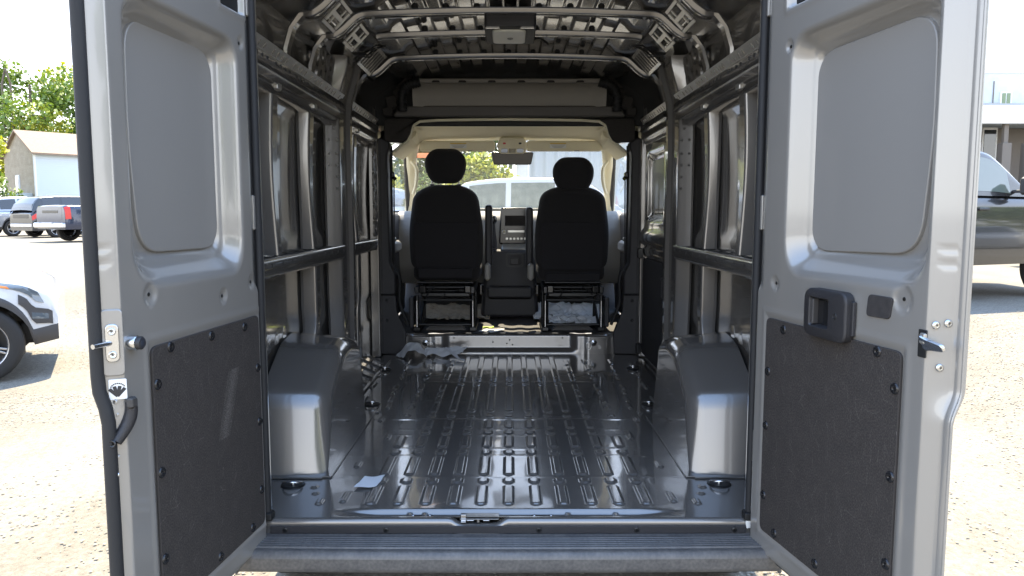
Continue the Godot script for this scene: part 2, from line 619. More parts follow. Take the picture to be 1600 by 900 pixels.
func side_wall(van: Node3D, s: float) -> void:
	var mb := MB.new()
	var rows := []
	var nz := 150
	var ny := 70
	for j in nz + 1:
		var z: float = lerp(-0.08, -2.90, float(j) / nz)
		var row := PackedVector3Array()
		for i in ny + 1:
			var y: float = lerp(0.54, 2.36, float(i) / ny)
			var x = wall_x(y)
			# pressed window blank and lower swage
			for w in [[-0.62, -1.02], [-1.16, -1.56], [-0.14, -0.48], [-1.95, -2.5]]:
				var ez: float = sstep(w[0] + 0.02, w[0] - 0.02, z) * sstep(w[1] - 0.02, w[1] + 0.02, z)
				ez = (1.0 - sstep(w[0] - 0.02, w[0] + 0.01, z)) * sstep(w[1] - 0.01, w[1] + 0.02, z)
				x += 0.012 * ez * sstep(1.43, 1.47, y) * (1.0 - sstep(1.97, 2.0, y))
			x += 0.010 * sstep(0.80, 0.83, y) * (1.0 - sstep(0.95, 1.0, y))
			x += 0.010 * sin((y - 1.4) * 4.2) * sstep(1.4, 1.5, y) * 0.6
			row.append(Vector3(s * x, y, z))
		rows.append(row)
	mb.grid(rows)
	var wall := part("side_wall", mb, M.inner, van)
	wall.set_meta("label", "left cargo side wall with posts and rails" if s < 0 else "right cargo side wall with posts and sliding door")
	# belt rail: two runs of box section with slotted top
	for run in [[-0.13, -1.60], [-1.86, -2.58]]:
		if s > 0 and run[0] < -1.5: continue
		mb = MB.new()
		var zc: float = (run[0] + run[1]) / 2
		var prof := P2([[0.955, 1.372], [0.885, 1.383], [0.877, 1.378], [0.874, 1.368], [0.874, 1.345], [0.874, 1.345], [0.880, 1.342], [0.880, 1.342], [0.880, 1.320], [0.886, 1.308], [0.955, 1.300]])
		var fr := []
		for z in [run[0], run[1]]: fr.append(Transform3D(Basis(Vector3(s, 0, 0), Vector3.UP, Vector3(0, 0, 1)), Vector3(0, 0, z)))
		mb.sweep(prof, fr, false)
		var rail := part("belt_rail", mb, M.inner, wall)
		# slots in the top face with raised rims
		var zz: float = run[0] - 0.35
		while zz > run[1] + 0.08:
			mb = MB.new()
			mb.rbox(Vector3(s * 0.920, 1.380, zz), Vector3(0.034, 0.003, 0.085), 0.001)
			part("slot", mb, M.black, rail)
			zz -= 0.155
		# weld nuts along the face
		zz = run[0] - 0.12
		while zz > run[1] + 0.05:
			mb = MB.new()
			mb.rbox(Vector3(s * 0.8725, 1.356, zz), Vector3(0.004, 0.012, 0.005), 0.001)
			part("weld_mark", mb, M.black, rail)
			zz -= 0.13
	# upper rail, stepped section, with a light flange along its top
	for run in [[-0.13, -1.62], [-1.84, -2.62]]:
		mb = MB.new()
		var prof := P2([[0.90, 2.150], [0.880, 2.128], [0.880, 2.128], [0.868, 2.122], [0.866, 2.085], [0.866, 2.085], [0.884, 2.078], [0.884, 2.078], [0.880, 2.040], [0.880, 2.040], [0.895, 2.034], [0.90, 2.005], [0.955, 2.0]])
		var fr := []
		for z in [run[0], run[1]]: fr.append(Transform3D(Basis(Vector3(s, 0, 0), Vector3.UP, Vector3(0, 0, 1)), Vector3(0, 0, z)))
		mb.sweep(prof, fr, false)
		var rail := part("upper_rail", mb, M.inner, wall)
		mb = MB.new()
		var zc: float = (run[0] + run[1]) / 2
		var b = Basis(Vector3(0, 0, 1), -s * -0.62)
		mb.rbox(Vector3(s * 0.878, 2.150, zc), Vector3(0.004, 0.045, run[0] - run[1] - 0.01), 0.0015, b)
		var fl := part("flange", mb, M.zinc, rail)
		var zz: float = run[0] - 0.08
		var k := 0
		while zz > run[1] + 0.03:
			mb = MB.new()
			mb.rbox(Vector3(s * 0.8755, 2.147, zz), Vector3(0.004, 0.022, 0.006), 0.001, b)
			part("weld_mark", mb, M.inner, fl)
			mb = MB.new()
			mb.rbox(Vector3(s * 0.8655, 2.104, zz), Vector3(0.004, 0.014, 0.006), 0.001)
			part("weld_mark", mb, M.black, rail)
			zz -= 0.055 if k % 4 != 3 else 0.10
			k += 1
	# upright posts: hat sections bowed with the wall
	var posts := [[-0.56, 1.385, 2.03, 0.042], [-1.09, 1.385, 2.03, 0.042], [-1.09, 0.56, 1.305, 0.044]]
	if s < 0: posts.append_array([[-2.05, 1.385, 2.03, 0.042], [-2.05, 0.56, 1.305, 0.042]])
	for p in posts:
		mb = MB.new()
		var fr := []
		for i in 25:
			var t = i / 24.0
			var y: float = lerp(p[1], p[2], t)
			var wdt: float = p[3]
			var dep := 0.0
			if p[1] > 1.0:
				wdt *= 0.72 + 0.38 * sstep(0.0, 0.9, t)
				dep = 0.012 * sin(t * PI)
			else:
				wdt *= 1.0 - 0.25 * exp(-pow((t - 0.62) / 0.07, 2.0))
				dep = -0.02 * sstep(0.55, 0.7, t) * 0.4
			fr.append([y, wdt, dep])
		var rws := []
		for f in fr:
			var row := PackedVector3Array()
			for e in [[-1.35, 0.957], [-1.05, 0.950], [-1.05, 0.950], [-0.95, 0.910], [-0.85, 0.901], [-0.7, 0.899], [-0.7, 0.899], [0.55, 0.899], [0.55, 0.899], [0.72, 0.902], [0.78, 0.909], [0.92, 0.950], [0.92, 0.950], [1.35, 0.957]]:
				var xx: float = e[1] + (f[2] if e[1] < 0.94 else 0.0)
				row.append(Vector3(s * xx, f[0], p[0] + e[0] * f[1]))
			rws.append(row)
		mb.grid(rws)
		var post := part("post", mb, M.inner, wall)
		if p[1] > 1.0:
			mb = MB.new()
			mb.rbox(Vector3(s * 0.895, 2.035, p[0]), Vector3(0.03, 0.03, 0.05), 0.006)
			part("bracket", mb, M.zinc, post)
			# oval opening beside the post head
			mb = MB.new()
			mb.puff(rrect(0.024, 0.085, 0.012), -0.002, 0.002, 0.001, look(Vector3(0, 0, 1), Vector3(0, 1, 0), Vector3(s * 0.948, 1.985, p[0] - 0.075)))
			part("slot", mb, M.black, post)
	# wide middle pillar from floor to roof, with rivets
	mb = MB.new()
	rows = []
	for i in 41:
		var t = i / 40.0
		var y: float = lerp(0.56, 2.36, t)
		var a: float = -1.585 + 0.02 * sstep(0.9, 1.2, y)
		var inx: float = 0.882 - 0.055 * sstep(2.1, 2.36, y)
		var back: float = -1.775 - 0.01 * sin(y * 6.0)
		var row := PackedVector3Array()
		for e in [[0.957, a + 0.05], [0.950, a + 0.035], [0.950, a + 0.035], [inx + 0.012, a + 0.004], [inx + 0.004, a - 0.004], [inx + 0.004, a - 0.004], [inx, a - 0.03], [inx, back + 0.06], [inx, back + 0.06], [inx - 0.020, back + 0.045], [inx - 0.020, back + 0.045], [inx - 0.020, back], [inx - 0.020, back], [0.957, back - 0.01]]:
			row.append(Vector3(s * e[0], y, e[1]))
		rows.append(row)
	mb.grid(rows)
	var pil := part("pillar", mb, M.inner, wall)
	for e in [[1.93, 0.0], [1.93, 1.0], [1.86, 0.0], [1.86, 1.0], [1.80, 0.0], [1.80, 1.0], [1.74, 1.0], [1.99, 0.7], [2.03, 0.75], [1.68, 1.0]]:
		mb = MB.new()
		mb.lathe([Vector2(0.0, 0.004), Vector2(0.004, 0.0035), Vector2(0.0065, 0.001), Vector2(0.0075, -0.002)], Transform3D(Basis(Vector3(1, 0, 0), PI / 2) * Basis(Vector3(0, 0, 1), s * 0.4), Vector3(s * (0.935 - e[1] * 0.038), e[0], -1.536 - e[1] * 0.014)), 10)
		part("rivet", mb, M.zinc if s < 0 else M.inner, pil)
	for y in [0.86, 1.0, 1.16, 1.22]:
		mb = MB.new()
		mb.puff(rrect(0.018, 0.045, 0.009), -0.0015, 0.0015, 0.0008, look(Vector3(0, 0, 1), Vector3(0, 1, 0), Vector3(s * 0.8605, y, -1.755)))
		part("slot", mb, M.black, pil)
	# upper corner panels with oval openings ahead of the pillar
	for z in [-1.31, -1.47]:
		mb = MB.new()
		var o := PackedVector3Array()
		var oval := [PackedVector3Array(), PackedVector3Array()]
		var t := Transform3D(Basis(Vector3(0, 0, 1), s * 0.16) * Basis(Vector3(0, 0, 1), Vector3.UP, Vector3(-1, 0, 0)), Vector3(s * 0.905, 2.25, z))
		for half in 2:
			var cy: float = -0.042 if half == 0 else 0.048
			var out := PackedVector3Array()
			var inn := PackedVector3Array()
			for k in 24:
				var a = TAU * (k + 0.5) / 24
				var d = Vector2(cos(a), sin(a))
				var m: float = max(abs(d.x) / 0.066, abs(d.y) / 0.0448)
				out.append(t * Vector3(d.x / m, cy + d.y / m, 0))
				inn.append(t * Vector3(d.x * 0.025, cy + d.y * 0.034, 0))
			mb.ring(out, inn, Vector3(s * 0.012, 0, 0))
		var pn := part("gusset", mb, M.inner, wall)
	# uprights above the rail that carry the roof bows
	for z in [-0.15, -0.76, -1.13, -2.08]:
		mb = MB.new()
		var fr := []
		for e in [[0.905, 2.14], [0.90, 2.22], [0.875, 2.30], [0.835, 2.345], [0.78, 2.352]]:
			fr.append(Vector3(s * e[0], e[1], z))
		var rws := []
		for i in fr.size():
			var p: Vector3 = fr[i]
			var row := PackedVector3Array()
			var out = Vector3(s * 0.014, 0.010 if i > 2 else 0.0, 0)
			for e in [[-0.04, 1.0], [-0.032, 0.9], [-0.032, 0.9], [-0.024, 0.0], [-0.024, 0.0], [0.024, 0.0], [0.024, 0.0], [0.032, 0.9], [0.032, 0.9], [0.04, 1.0]]:
				row.append(p + Vector3(0, 0, e[0]) + out * e[1])
			rws.append(row)
		mb.grid(rws)
		part("upright", mb, M.inner, wall)
	# corner brackets with two square openings between the bows
	for z in [-0.95, -1.34]:
		var t := Transform3D(Basis(Vector3(0, 0, 1), -s * 0.80), Vector3(s * 0.742, 2.397, z))
		mb = MB.new()
		var w := 0.125
		for e in [[-0.056, 0.016], [0.056, 0.016], [0.0, 0.022]]:
			mb.rbox(t * Vector3(s * e[0] * 1.0, 0, 0), Vector3(e[1], 0.006, 0.20), 0.002, t.basis)
		for e in [-0.085, 0.085, 0.0]:
			for q in [-0.0275, 0.0275]:
				if e == 0.0: mb.rbox(t * Vector3(s * q, 0, 0.028 * (1 if q > 0 else -1)), Vector3(0.037, 0.0055, 0.013), 0.001, t.basis)
				else: mb.rbox(t * Vector3(s * q, 0, e), Vector3(0.037, 0.0055, 0.028), 0.001, t.basis)
		part("corner_bracket", mb, M.zinc, wall)
	# black slotted vent bracket ahead of the second lamp bow
	mb = MB.new()
	var tv := Transform3D(Basis(Vector3(0, 0, 1), -s * 0.80), Vector3(s * 0.750, 2.385, -1.80))
	for e in [-0.065, 0.065]:
		mb.rbox(tv * Vector3(e, 0, 0), Vector3(0.02, 0.006, 0.34), 0.002, tv.basis)
	for k in 7:
		mb.rbox(tv * Vector3(0, 0, -0.155 + k * 0.052), Vector3(0.12, 0.0055, 0.012), 0.001, tv.basis)
	part("slotted_bracket", mb, M.inner, wall)
	mb = MB.new()
	for k in 3:
		mb.tube(curve([Vector3(s * 0.80, 2.36, -1.50 - k * 0.012), Vector3(s * (0.74 - k * 0.01), 2.375 - k * 0.012, -1.56), Vector3(s * (0.70 + k * 0.012), 2.42 - k * 0.01, -1.62 - k * 0.02), Vector3(s * 0.66, 2.44, -1.70)], 5), 0.0035, 6)
	part("cable", mb, M.black, wall)
	if s < 0:
		# ladder of stamped tabs on the front pillar
		for k in 6:
			mb = MB.new()
			var out := PackedVector3Array()
			var inn := PackedVector3Array()
			for q in 24:
				var a = TAU * (q + 0.5) / 24
				var d = Vector2(cos(a), sin(a))
				var m: float = max(abs(d.x) / 0.055, abs(d.y) / 0.052)
				out.append(Vector3(-0.90, 1.45 + k * 0.108 + d.y / m, -2.66 + d.x / m))
				inn.append(Vector3(-0.90, 1.45 + k * 0.108 + d.y * 0.034, -2.66 + d.x * 0.028))
			mb.ring(out, inn, Vector3(-0.012, 0, 0))
			part("tab", mb, M.inner, wall)
		# slotted side bracket on the floor
		for k in 7:
			mb = MB.new()
			mb.rbox(Vector3(-0.885, 0.585, -1.55 - k * 0.155), Vector3(0.15, 0.008, 0.055), 0.003, Basis(Vector3(0, 0, 1), -0.55) * Basis(Vector3(0, 1, 0), 0.35))
			part("louvre", mb, M.inner, wall)
		mb = MB.new()
		mb.rbox(Vector3(-0.82, 0.556, -2.05), Vector3(0.02, 0.012, 1.2), 0.003)
		part("floor_edge", mb, M.inner, wall)
	else:
		sliding_door(wall)
	# front pillar of the bay
	mb = MB.new()
	mb.rbox(Vector3(s * 0.93, 1.36, -2.80), Vector3(0.07, 1.62, 0.14), 0.012)
	part("front_pillar", mb, M.inner, wall)

func sliding_door(wall: Node3D) -> void:
	# inner face of the closed side door: upper blank, belt, black lower board
	var mb := MB.new()
	var rows := []
	for j in 41:
		var z: float = lerp(-1.86, -2.74, j / 40.0)
		var row := PackedVector3Array()
		for i in 71:
			var y: float = lerp(0.56, 2.02, i / 70.0)
			var x := 0.915
			var w: float = max(max(-1.98 - z, 0.0) * 0, 0.0)
			var a: float = max(abs(z + 2.34) - 0.24, abs(y - 1.72) - 0.20)
			x += 0.03 * (1.0 - sstep(-0.03, 0.03, a))
			x -= 0.02 * (sstep(1.33, 1.36, y) * (1.0 - sstep(1.40, 1.47, y)))
			x += 0.012 * (1.0 - sstep(1.25, 1.28, y))
			row.append(Vector3(x, y, z))
		rows.append(row)
	mb.grid(rows)
	var d := part("sliding_door", mb, M.inner, wall)
	mb = MB.new()
	mb.puff(rounded(P2([[0, 0], [0.80, 0], [0.80, 0.66], [0, 0.66]]), 0.04), -0.004, 0.004, 0.002, look(Vector3(0, 0, -1), Vector3.UP, Vector3(0.918, 0.59, -1.90)))
	part("lower_board", mb, M.panelboard, d)
	mb = MB.new()
	mb.puff(rrect(0.40, 0.34, 0.06), -0.003, 0.003, 0.002, look(Vector3(0, 0, -1), Vector3.UP, Vector3(0.938, 1.72, -2.34)))
	part("window_blank", mb, M.blank, d)
	mb = MB.new()
	mb.rbox(Vector3(0.905, 1.12, -1.90), Vector3(0.05, 0.13, 0.05), 0.01)
	mb.rbox(Vector3(0.89, 1.17, -1.89), Vector3(0.03, 0.02, 0.04), 0.004)
	part("latch", mb, M.plastic, d)
	for y in [1.28, 0.62]:
		mb = MB.new()
		mb.rbox(Vector3(0.895, y, -2.71), Vector3(0.035, 0.07, 0.05), 0.006)
		part("hinge", mb, M.darkmetal, d)

func roof(van: Node3D) -> void:
	# corrugated roof skin
	var mb := MB.new()
	var rows := []
	var nx := 300
	for j in 60:
		var z: float = lerp(-0.02, -2.95, j / 59.0)
		var row := PackedVector3Array()
		for i in nx + 1:
			var x: float = lerp(-0.955, 0.955, float(i) / nx)
			var y: float = 2.515 - 0.045 * pow(abs(x) / 0.62, 2.0)
			if abs(x) > 0.82: y = 2.436 - (abs(x) - 0.82) * 0.72
			var ph: float = fposmod(x / 0.142 + 0.25, 1.0)
			var tr: float = sstep(0.02, 0.10, ph) * (1.0 - sstep(0.50, 0.58, ph))
			y += 0.016 * tr * (1.0 - sstep(0.55, 0.62, abs(x)))
			row.append(Vector3(x, y, z))
		rows.append(row)
	mb.grid(rows)
	var rf := part("roof_skin", mb, M.inner, van)
	rf.set_meta("label", "corrugated grey roof skin above the bows")
	# bows
	for b in [[-0.15, 0.03, 0.83], [-0.76, 0.032, 0.83], [-1.13, 0.032, 0.83], [-1.53, 0.024, 0.70], [-2.08, 0.030, 0.83]]:
		var pts := []
		for e in [[0.83, 2.342], [0.79, 2.344], [0.745, 2.372], [0.705, 2.408], [0.672, 2.430], [0.60, 2.438], [0.30, 2.449], [0.0, 2.453]]:
			if e[0] <= b[2]: pts.append(Vector3(-e[0], e[1], 0))
		var full = pts.duplicate()
		for k in range(pts.size() - 2, -1, -1): full.append(Vector3(-pts[k].x, pts[k].y, 0))
		var line := curve(full, 4)
		var rws := []
		for i in line.size():
			var t = (line[min(i + 1, line.size() - 1)] - line[max(i - 1, 0)]).normalized()
			var up = Vector3(-t.y, t.x, 0)
			var row := PackedVector3Array()
			var w: float = b[1]
			for e in [[-1.5, 0.022], [-1.1, 0.020], [-1.1, 0.020], [-0.95, 0.003], [-0.75, 0.0], [-0.75, 0.0], [-0.12, 0.0], [0.0, 0.003], [0.12, 0.0], [0.75, 0.0], [0.75, 0.0], [0.95, 0.003], [1.1, 0.020], [1.1, 0.020], [1.5, 0.022]]:
				row.append(line[i] + up * e[1] + Vector3(0, 0, b[0] + e[0] * w))
			rws.append(row)
		mb = MB.new()
		mb.grid(rws)
		var bow := part("roof_bow", mb, M.inner, rf)
		for x in [-0.70, -0.62, 0.62, 0.70]:
			if b[2] < 0.8: continue
			mb = MB.new()
			mb.lathe([Vector2(0.0, -0.005), Vector2(0.005, -0.0045), Vector2(0.008, -0.001), Vector2(0.009, 0.002)], Transform3D(Basis.IDENTITY, Vector3(x, 2.4365 if abs(x) < 0.65 else 2.412, b[0])), 10)
			part("rivet", mb, M.zinc, bow)
		# mastic pads on top of the bow
		for k in 7:
			mb = MB.new()
			mb.rbox(Vector3(-0.45 + k * 0.142 + 0.02, 2.478, b[0]), Vector3(0.03, 0.05, 0.02), 0.008)
			part("mastic_pad", mb, M.black, bow)
	# dome lamp in a black surround between two bows
	mb = MB.new()
	mb.puff(rrect(0.24, 0.36, 0.02), 0.0, 0.055, 0.006, look(Vector3(1, 0, 0), Vector3(0, 0, -1), Vector3(0.006, 2.405, -1.33)))
	var lamp := part("dome_lamp", mb, M.plastic, rf)
	mb = MB.new()
	mb.puff(rrect(0.16, 0.25, 0.03), 0.0, 0.014, 0.006, look(Vector3(1, 0, 0), Vector3(0, 0, -1), Vector3(0.0, 2.394, -1.33)))
	part("diffuser", mb, M.lens, lamp)
	mb = MB.new()
	mb.lathe([Vector2(0.0, -0.004), Vector2(0.008, -0.004), Vector2(0.014, -0.002), Vector2(0.014, 0.002)], Transform3D(Basis.IDENTITY, Vector3(0.006, 2.393, -1.34)), 14)
	part("switch", mb, M.dash, lamp)
	mb = MB.new()
	mb.tube(curve([Vector3(0.12, 2.42, -1.47), Vector3(0.16, 2.43, -1.50), Vector3(0.20, 2.415, -1.56), Vector3(0.19, 2.44, -1.60), Vector3(0.15, 2.46, -1.60)], 5), 0.004, 6)
	part("cable", mb, M.black, lamp)
	for e in [[-0.075], [0.085]]:
		mb = MB.new()
		mb.puff(rrect(0.07, 0.02, 0.008), 0.0, 0.008, 0.003, look(Vector3(1, 0, 0), Vector3(0, 0, -1), Vector3(e[0], 2.400, -1.165)))
		part("clip", mb, M.inner, lamp)

func door_w(u: float, v: float, m: float, o: Dictionary) -> float:
	# depth of the pressed inner panel: 0 is its face, negative goes into the door
	var w := 0.0
	# window pressing
	var du = u - o.cu
	var dv = v - 1.728
	var fu: float = max((-du - (o.hw - 0.045)) / (o.ml + 0.045), (du - (o.hw - 0.045)) / (o.mr + 0.045))
	var fv: float = max((-dv - (0.285 - 0.045)) / (0.075 + 0.045), (dv - (0.285 - 0.045)) / (0.040 + 0.045))
	fu = max(fu, 0.0)
	fv = max(fv, 0.0)
	var a = pow(pow(fu, 2.6) + pow(fv, 2.6), 1.0 / 2.6)
	var a0 := 0.30
	var t = clampf((a - a0) / (1.0 - a0), 0.0, 1.0)
	var prof = 0.24 * sstep(0.0, 0.30, t) + 0.76 * sstep(0.26, 1.0, t)
	w -= 0.066 * (1.0 - prof)
	# groove in the floor of the pressing that holds the blank
	# lamp access hole above
	var h: float = max(abs(u - o.hole) - 0.075, abs(v - 2.235) - 0.10)
	w -= 0.03 * (1.0 - sstep(-0.012, 0.004, h))
	w += 0.003 * exp(-pow((h - 0.012) / 0.006, 2.0))
	# seat of the hardboard with a raised bead round it
	var b: float = max(abs(u - o.pu) - o.phw, abs(v - 0.895) - 0.340)
	w -= 0.004 * (1.0 - sstep(-0.004, 0.006, b))
	w += 0.002 * exp(-pow((b - 0.014) / 0.007, 2.0))
	# dimples
	for c in o.dimples:
		var d: float = Vector2(u - c[0], (v - c[1])).length()
		if d < c[2] * 1.6:
			w -= 0.006 * (1.0 - sstep(c[2] * 0.7, c[2] * 1.2, d))
	# hinge side falls away
	w -= 0.030 * (1.0 - sstep(-0.030, -0.004, u)) + 0.010 * (1.0 - sstep(-0.005, 0.028, u)) * sstep(1.30, 1.34, v)
	# foot turns out
	w -= 0.03 * (1.0 - sstep(0.462, 0.492, v))
	return w

func rear_door(van: Node3D, s: float) -> void:
	var th := deg_to_rad(6.0 if s < 0 else 10.5)
	var m = s          # local z = m * w keeps the frame right-handed
	var ud = Vector3(s * sin(th), 0, cos(th))
	var nd = Vector3(-s * cos(th), 0, sin(th))
	var at := Transform3D(Basis(ud, Vector3.UP, nd * m), Vector3(0.785 * s, 0, 0.05))
	var o := {}
	if s < 0:
		o = {cu = 0.328, hw = 0.202, ml = 0.050, mr = 0.100, hole = 0.09, pu = 0.290, phw = 0.290, dimples = [[0.056, 2.048, 0.016], [0.035, 1.338, 0.02], [0.565, 1.356, 0.024], [0.215, 1.314, 0.018]], crease = 0.683}
	else:
		o = {cu = 0.410, hw = 0.226, ml = 0.050, mr = 0.080, hole = 0.19, pu = 0.353, phw = 0.300, dimples = [[0.127, 2.024, 0.016], [0.093, 1.339, 0.018], [0.639, 1.352, 0.030], [0.265, 1.32, 0.012]], crease = 0.722}
	var mb := MB.new()
	var rows := []
	var nu := 120
	var nv := 260
	for j in nv + 1:
		var v: float = lerp(0.462, 2.56, float(j) / nv)
		var row := PackedVector3Array()
		var low: float = 1.0 - sstep(1.09, 1.17, v)
		for i in nu + 1:
			var u: float = lerp(-0.034, o.crease - 0.006, float(i) / nu)
			row.append(Vector3(u, v, m * door_w(u, v, m, o)))
		# free edge: turned down to the shut face, then the outer flange
		var c: float = o.crease - 0.012 * low * 0.0
		var k = 1.0 - 0.42 * low
		var f = -0.030 * (1.0 - sstep(0.462, 0.492, v))
		var stamp := 0.0
		for q in [1.470, 1.437]:
			stamp = max(stamp, 1.0 - sstep(0.004, 0.008, abs(v - q)))
		for e in [[-0.003, -0.001], [0.0, -0.004], [0.002, -0.008], [0.012, -0.022 - stamp * 0.004], [0.022, -0.040 - stamp * 0.004], [0.026, -0.045], [0.031, -0.047], [0.031, -0.047], [0.040, -0.047], [0.043, -0.051], [0.046, -0.051], [0.048, -0.051], [0.050, -0.054], [0.049, -0.060]] if s > 0 else [[-0.003, -0.001], [0.0, -0.004], [0.002, -0.008], [0.012, -0.022 - stamp * 0.004], [0.018, -0.034 - stamp * 0.004], [0.020, -0.038], [0.022, -0.040], [0.024, -0.043], [0.023, -0.050]]:
			var ww: float = e[1] * k
			row.append(Vector3(c + e[0], v, m * (ww + f)))
		rows.append(row)
	mb.grid(rows)
	var d := part("rear_door", mb, M.paint, van, at)
	d.set_meta("label", "left rear door swung open, black seal on its free edge" if s < 0 else "right rear door swung open, with inside handle")
	# outer skin
	mb = MB.new()
	rows = []
	for j in 131:
		var v: float = lerp(0.462, 2.56, j / 130.0)
		var low: float = 1.0 - sstep(1.09, 1.17, v)
		var row := PackedVector3Array()
		for e in [[-0.034, -0.032], [-0.036, -0.085], [-0.030, -0.095], [-0.02, -0.100], [o.crease * 0.3, -0.112], [o.crease * 0.7, -0.112], [o.crease - (0.01 if s > 0 else 0.03), -0.080 if s > 0 else -0.074], [o.crease + (0.0485 if s > 0 else 0.0225), -0.0605 if s > 0 else -0.0515]]:
			row.append(Vector3(e[0], v, m * (e[1] * (1.0 - 0.42 * low) if e[0] > o.crease - 0.05 else e[1] + 0.025 * low * (1.0 if e[1] < -0.058 else 0.0))))
		rows.append(row)
	mb.grid(rows)
	part("outer_skin", mb, M.paint, d)
	# bottom edge strip
	mb = MB.new()
	mb.tube(P3([[-0.03, 0.467, m * -0.035], [o.crease - 0.03, 0.467, m * -0.035]]), 0.009, 8)
	part("bottom_seal", mb, M.rubber, d)
	# blank set in the window pressing
	mb = MB.new()
	var shape: PackedVector2Array
	if s < 0:
		shape = rounded(P2([[o.cu - o.hw, 1.447], [o.cu + o.hw - 0.02, 1.450], [o.cu + o.hw + 0.006, 1.72], [o.cu + o.hw, 2.012], [o.cu - o.hw, 2.005]]), 0.085, 8)
	else:
		shape = rounded(P2([[o.cu - o.hw, 1.440], [o.cu + o.hw - 0.02, 1.452], [o.cu + o.hw + 0.006, 1.72], [o.cu + o.hw, 1.998], [o.cu - o.hw, 1.992]]), 0.085, 8)
	var back := PackedVector2Array()
	for p in shape: back.append(p + (p - Vector2(o.cu, 1.728)).normalized() * 0.005)
	mb.puff(shape, m * -0.070, m * -0.056, 0.003)
	part("window_blank", mb, M.blank, d)
	# dark recess plate
	mb = MB.new()
	mb.rbox(Vector3(o.hole, 2.235, m * -0.024), Vector3(0.134, 0.184, 0.010), 0.002)
	part("cavity_cover", mb, M.black, d)
	for c in o.dimples:
		mb = MB.new()
		mb.lathe([Vector2(0.0, 0.0012), Vector2(0.0045, 0.0012), Vector2(0.005, 0.0)], Transform3D(Basis(Vector3(1, 0, 0), m * PI / 2), Vector3(c[0], c[1], m * -0.0055)), 10)
		part("hole_plug", mb, M.black, d)
	# hardboard and its push pins
	mb = MB.new()
	var pl: float = o.pu - o.phw
	mb.puff(rrect(o.phw * 2 - 0.008, 0.672, 0.022, 5, Vector2(o.pu, 0.895)), m * -0.004, m * 0.003, 0.0015)
	var brd := part("hardboard_panel", mb, M.board_left if s < 0 else M.board_right, d)
	var pins := []
	if s < 0: pins = [[0.498, 1.218], [0.298, 1.213], [0.101, 1.208], [0.560, 1.138], [0.022, 1.067], [0.560, 0.920], [0.022, 0.895], [0.024, 0.674], [0.562, 0.702], [0.295, 0.580], [0.093, 0.578]]
	else: pins = [[0.155, 1.207], [0.568, 1.218], [0.634, 1.143], [0.634, 0.932], [0.634, 0.719], [0.355, 0.585], [0.144, 0.580], [0.074, 0.674], [0.074, 0.896], [0.076, 1.066]]
	for p in pins:
		mb = MB.new()
		mb.lathe([Vector2(0.0, 0.0015), Vector2(0.004, 0.0012), Vector2(0.0045, 0.004), Vector2(0.010, 0.0045), Vector2(0.0135, 0.002), Vector2(0.0138, -0.001)], Transform3D(Basis(Vector3(1, 0, 0), m * PI / 2), Vector3(p[0], p[1], m * 0.0035)), 14)
		part("push_pin", mb, M.gloss, brd)
	# seal along the hinge side
	mb = MB.new()
	var line := PackedVector3Array()
	for j in 30:
		line.append(Vector3(-0.036, lerp(0.50, 2.55, j / 29.0), m * -0.022))
	mb.tube(line, 0.009, 8)
	part("hinge_seal", mb, M.rubber, d)
	for y in [0.80, 1.55, 2.2]:
		mb = MB.new()
		mb.rbox(Vector3(-0.03, y, m * -0.018), Vector3(0.03, 0.11, 0.016), 0.004)
		part("hinge", mb, M.paint, d)
	if s < 0:
		# black bulb seal on the free edge, following its jog
		mb = MB.new()
		line = PackedVector3Array()
		for j in 60:
			var v: float = lerp(0.49, 2.55, j / 59.0)
			var low: float = 1.0 - sstep(1.09, 1.17, v)
			line.append(Vector3(o.crease + 0.024, v, m * (-0.047 * (1.0 - 0.42 * low) + 0.003)))
		mb.tube(line, 0.0145, 10)
		part("edge_seal", mb, M.rubber, d)
		# striker on a raised plate
		var f := Transform3D(Basis(Vector3(0.48, 0, -m * 0.877).normalized(), Vector3.UP, Vector3(0.48, 0, -m * 0.877).normalized().cross(Vector3.UP)), Vector3(o.crease + 0.008, 1.262, m * -0.016))
		var outw = 1.0 if (f.basis.z).dot(Vector3(1, 0, 0)) > 0 else -1.0
		mb = MB.new()
		mb.puff(rrect(0.046, 0.150, 0.012), -outw * 0.004, outw * 0.004, 0.003, f)
		var plate := part("striker_plate", mb, M.paint, d)
		mb = MB.new()
		mb.puff(rrect(0.028, 0.085, 0.013, 6), outw * 0.003, outw * 0.009, 0.002, f)
		part("striker_base", mb, M.steel, plate)
		for yy in [-0.026, 0.026]:
			mb = MB.new()
			mb.lathe([Vector2(0.0, 0.001), Vector2(0.004, 0.001), Vector2(0.0045, 0.004), Vector2(0.008, 0.004), Vector2(0.009, 0.0)], f * Transform3D(Basis(Vector3(1, 0, 0), outw * PI / 2), Vector3(0, yy, outw * 0.009)), 12)
			part("bolt", mb, M.steel, plate)
		mb = MB.new()
		mb.tube(P3([[f.origin.x + 0.004, 1.262, f.origin.z], [f.origin.x + 0.055, 1.262, f.origin.z - m * 0.008]]), 0.0055, 10)
		part("striker_bolt", mb, M.steel, plate)
		mb = MB.new()
		mb.lathe([Vector2(0.017, 0.0), Vector2(0.017, 0.018), Vector2(0.015, 0.020)], Transform3D(Basis(Vector3(1, 0, 0), m * PI / 2), Vector3(0.655, 1.256, 0.0)), 18)
		var kn := part("door_buffer", mb, M.steel, d)
		mb = MB.new()
		mb.lathe([Vector2(0.015, 0.0), Vector2(0.015, 0.010), Vector2(0.012, 0.013), Vector2(0.0, 0.013)], Transform3D(Basis(Vector3(1, 0, 0), m * PI / 2), Vector3(0.655, 1.256, m * 0.019)), 18)
		part("cap", mb, M.plastic, kn)
		# sticker with a lever pictogram
		mb = MB.new()
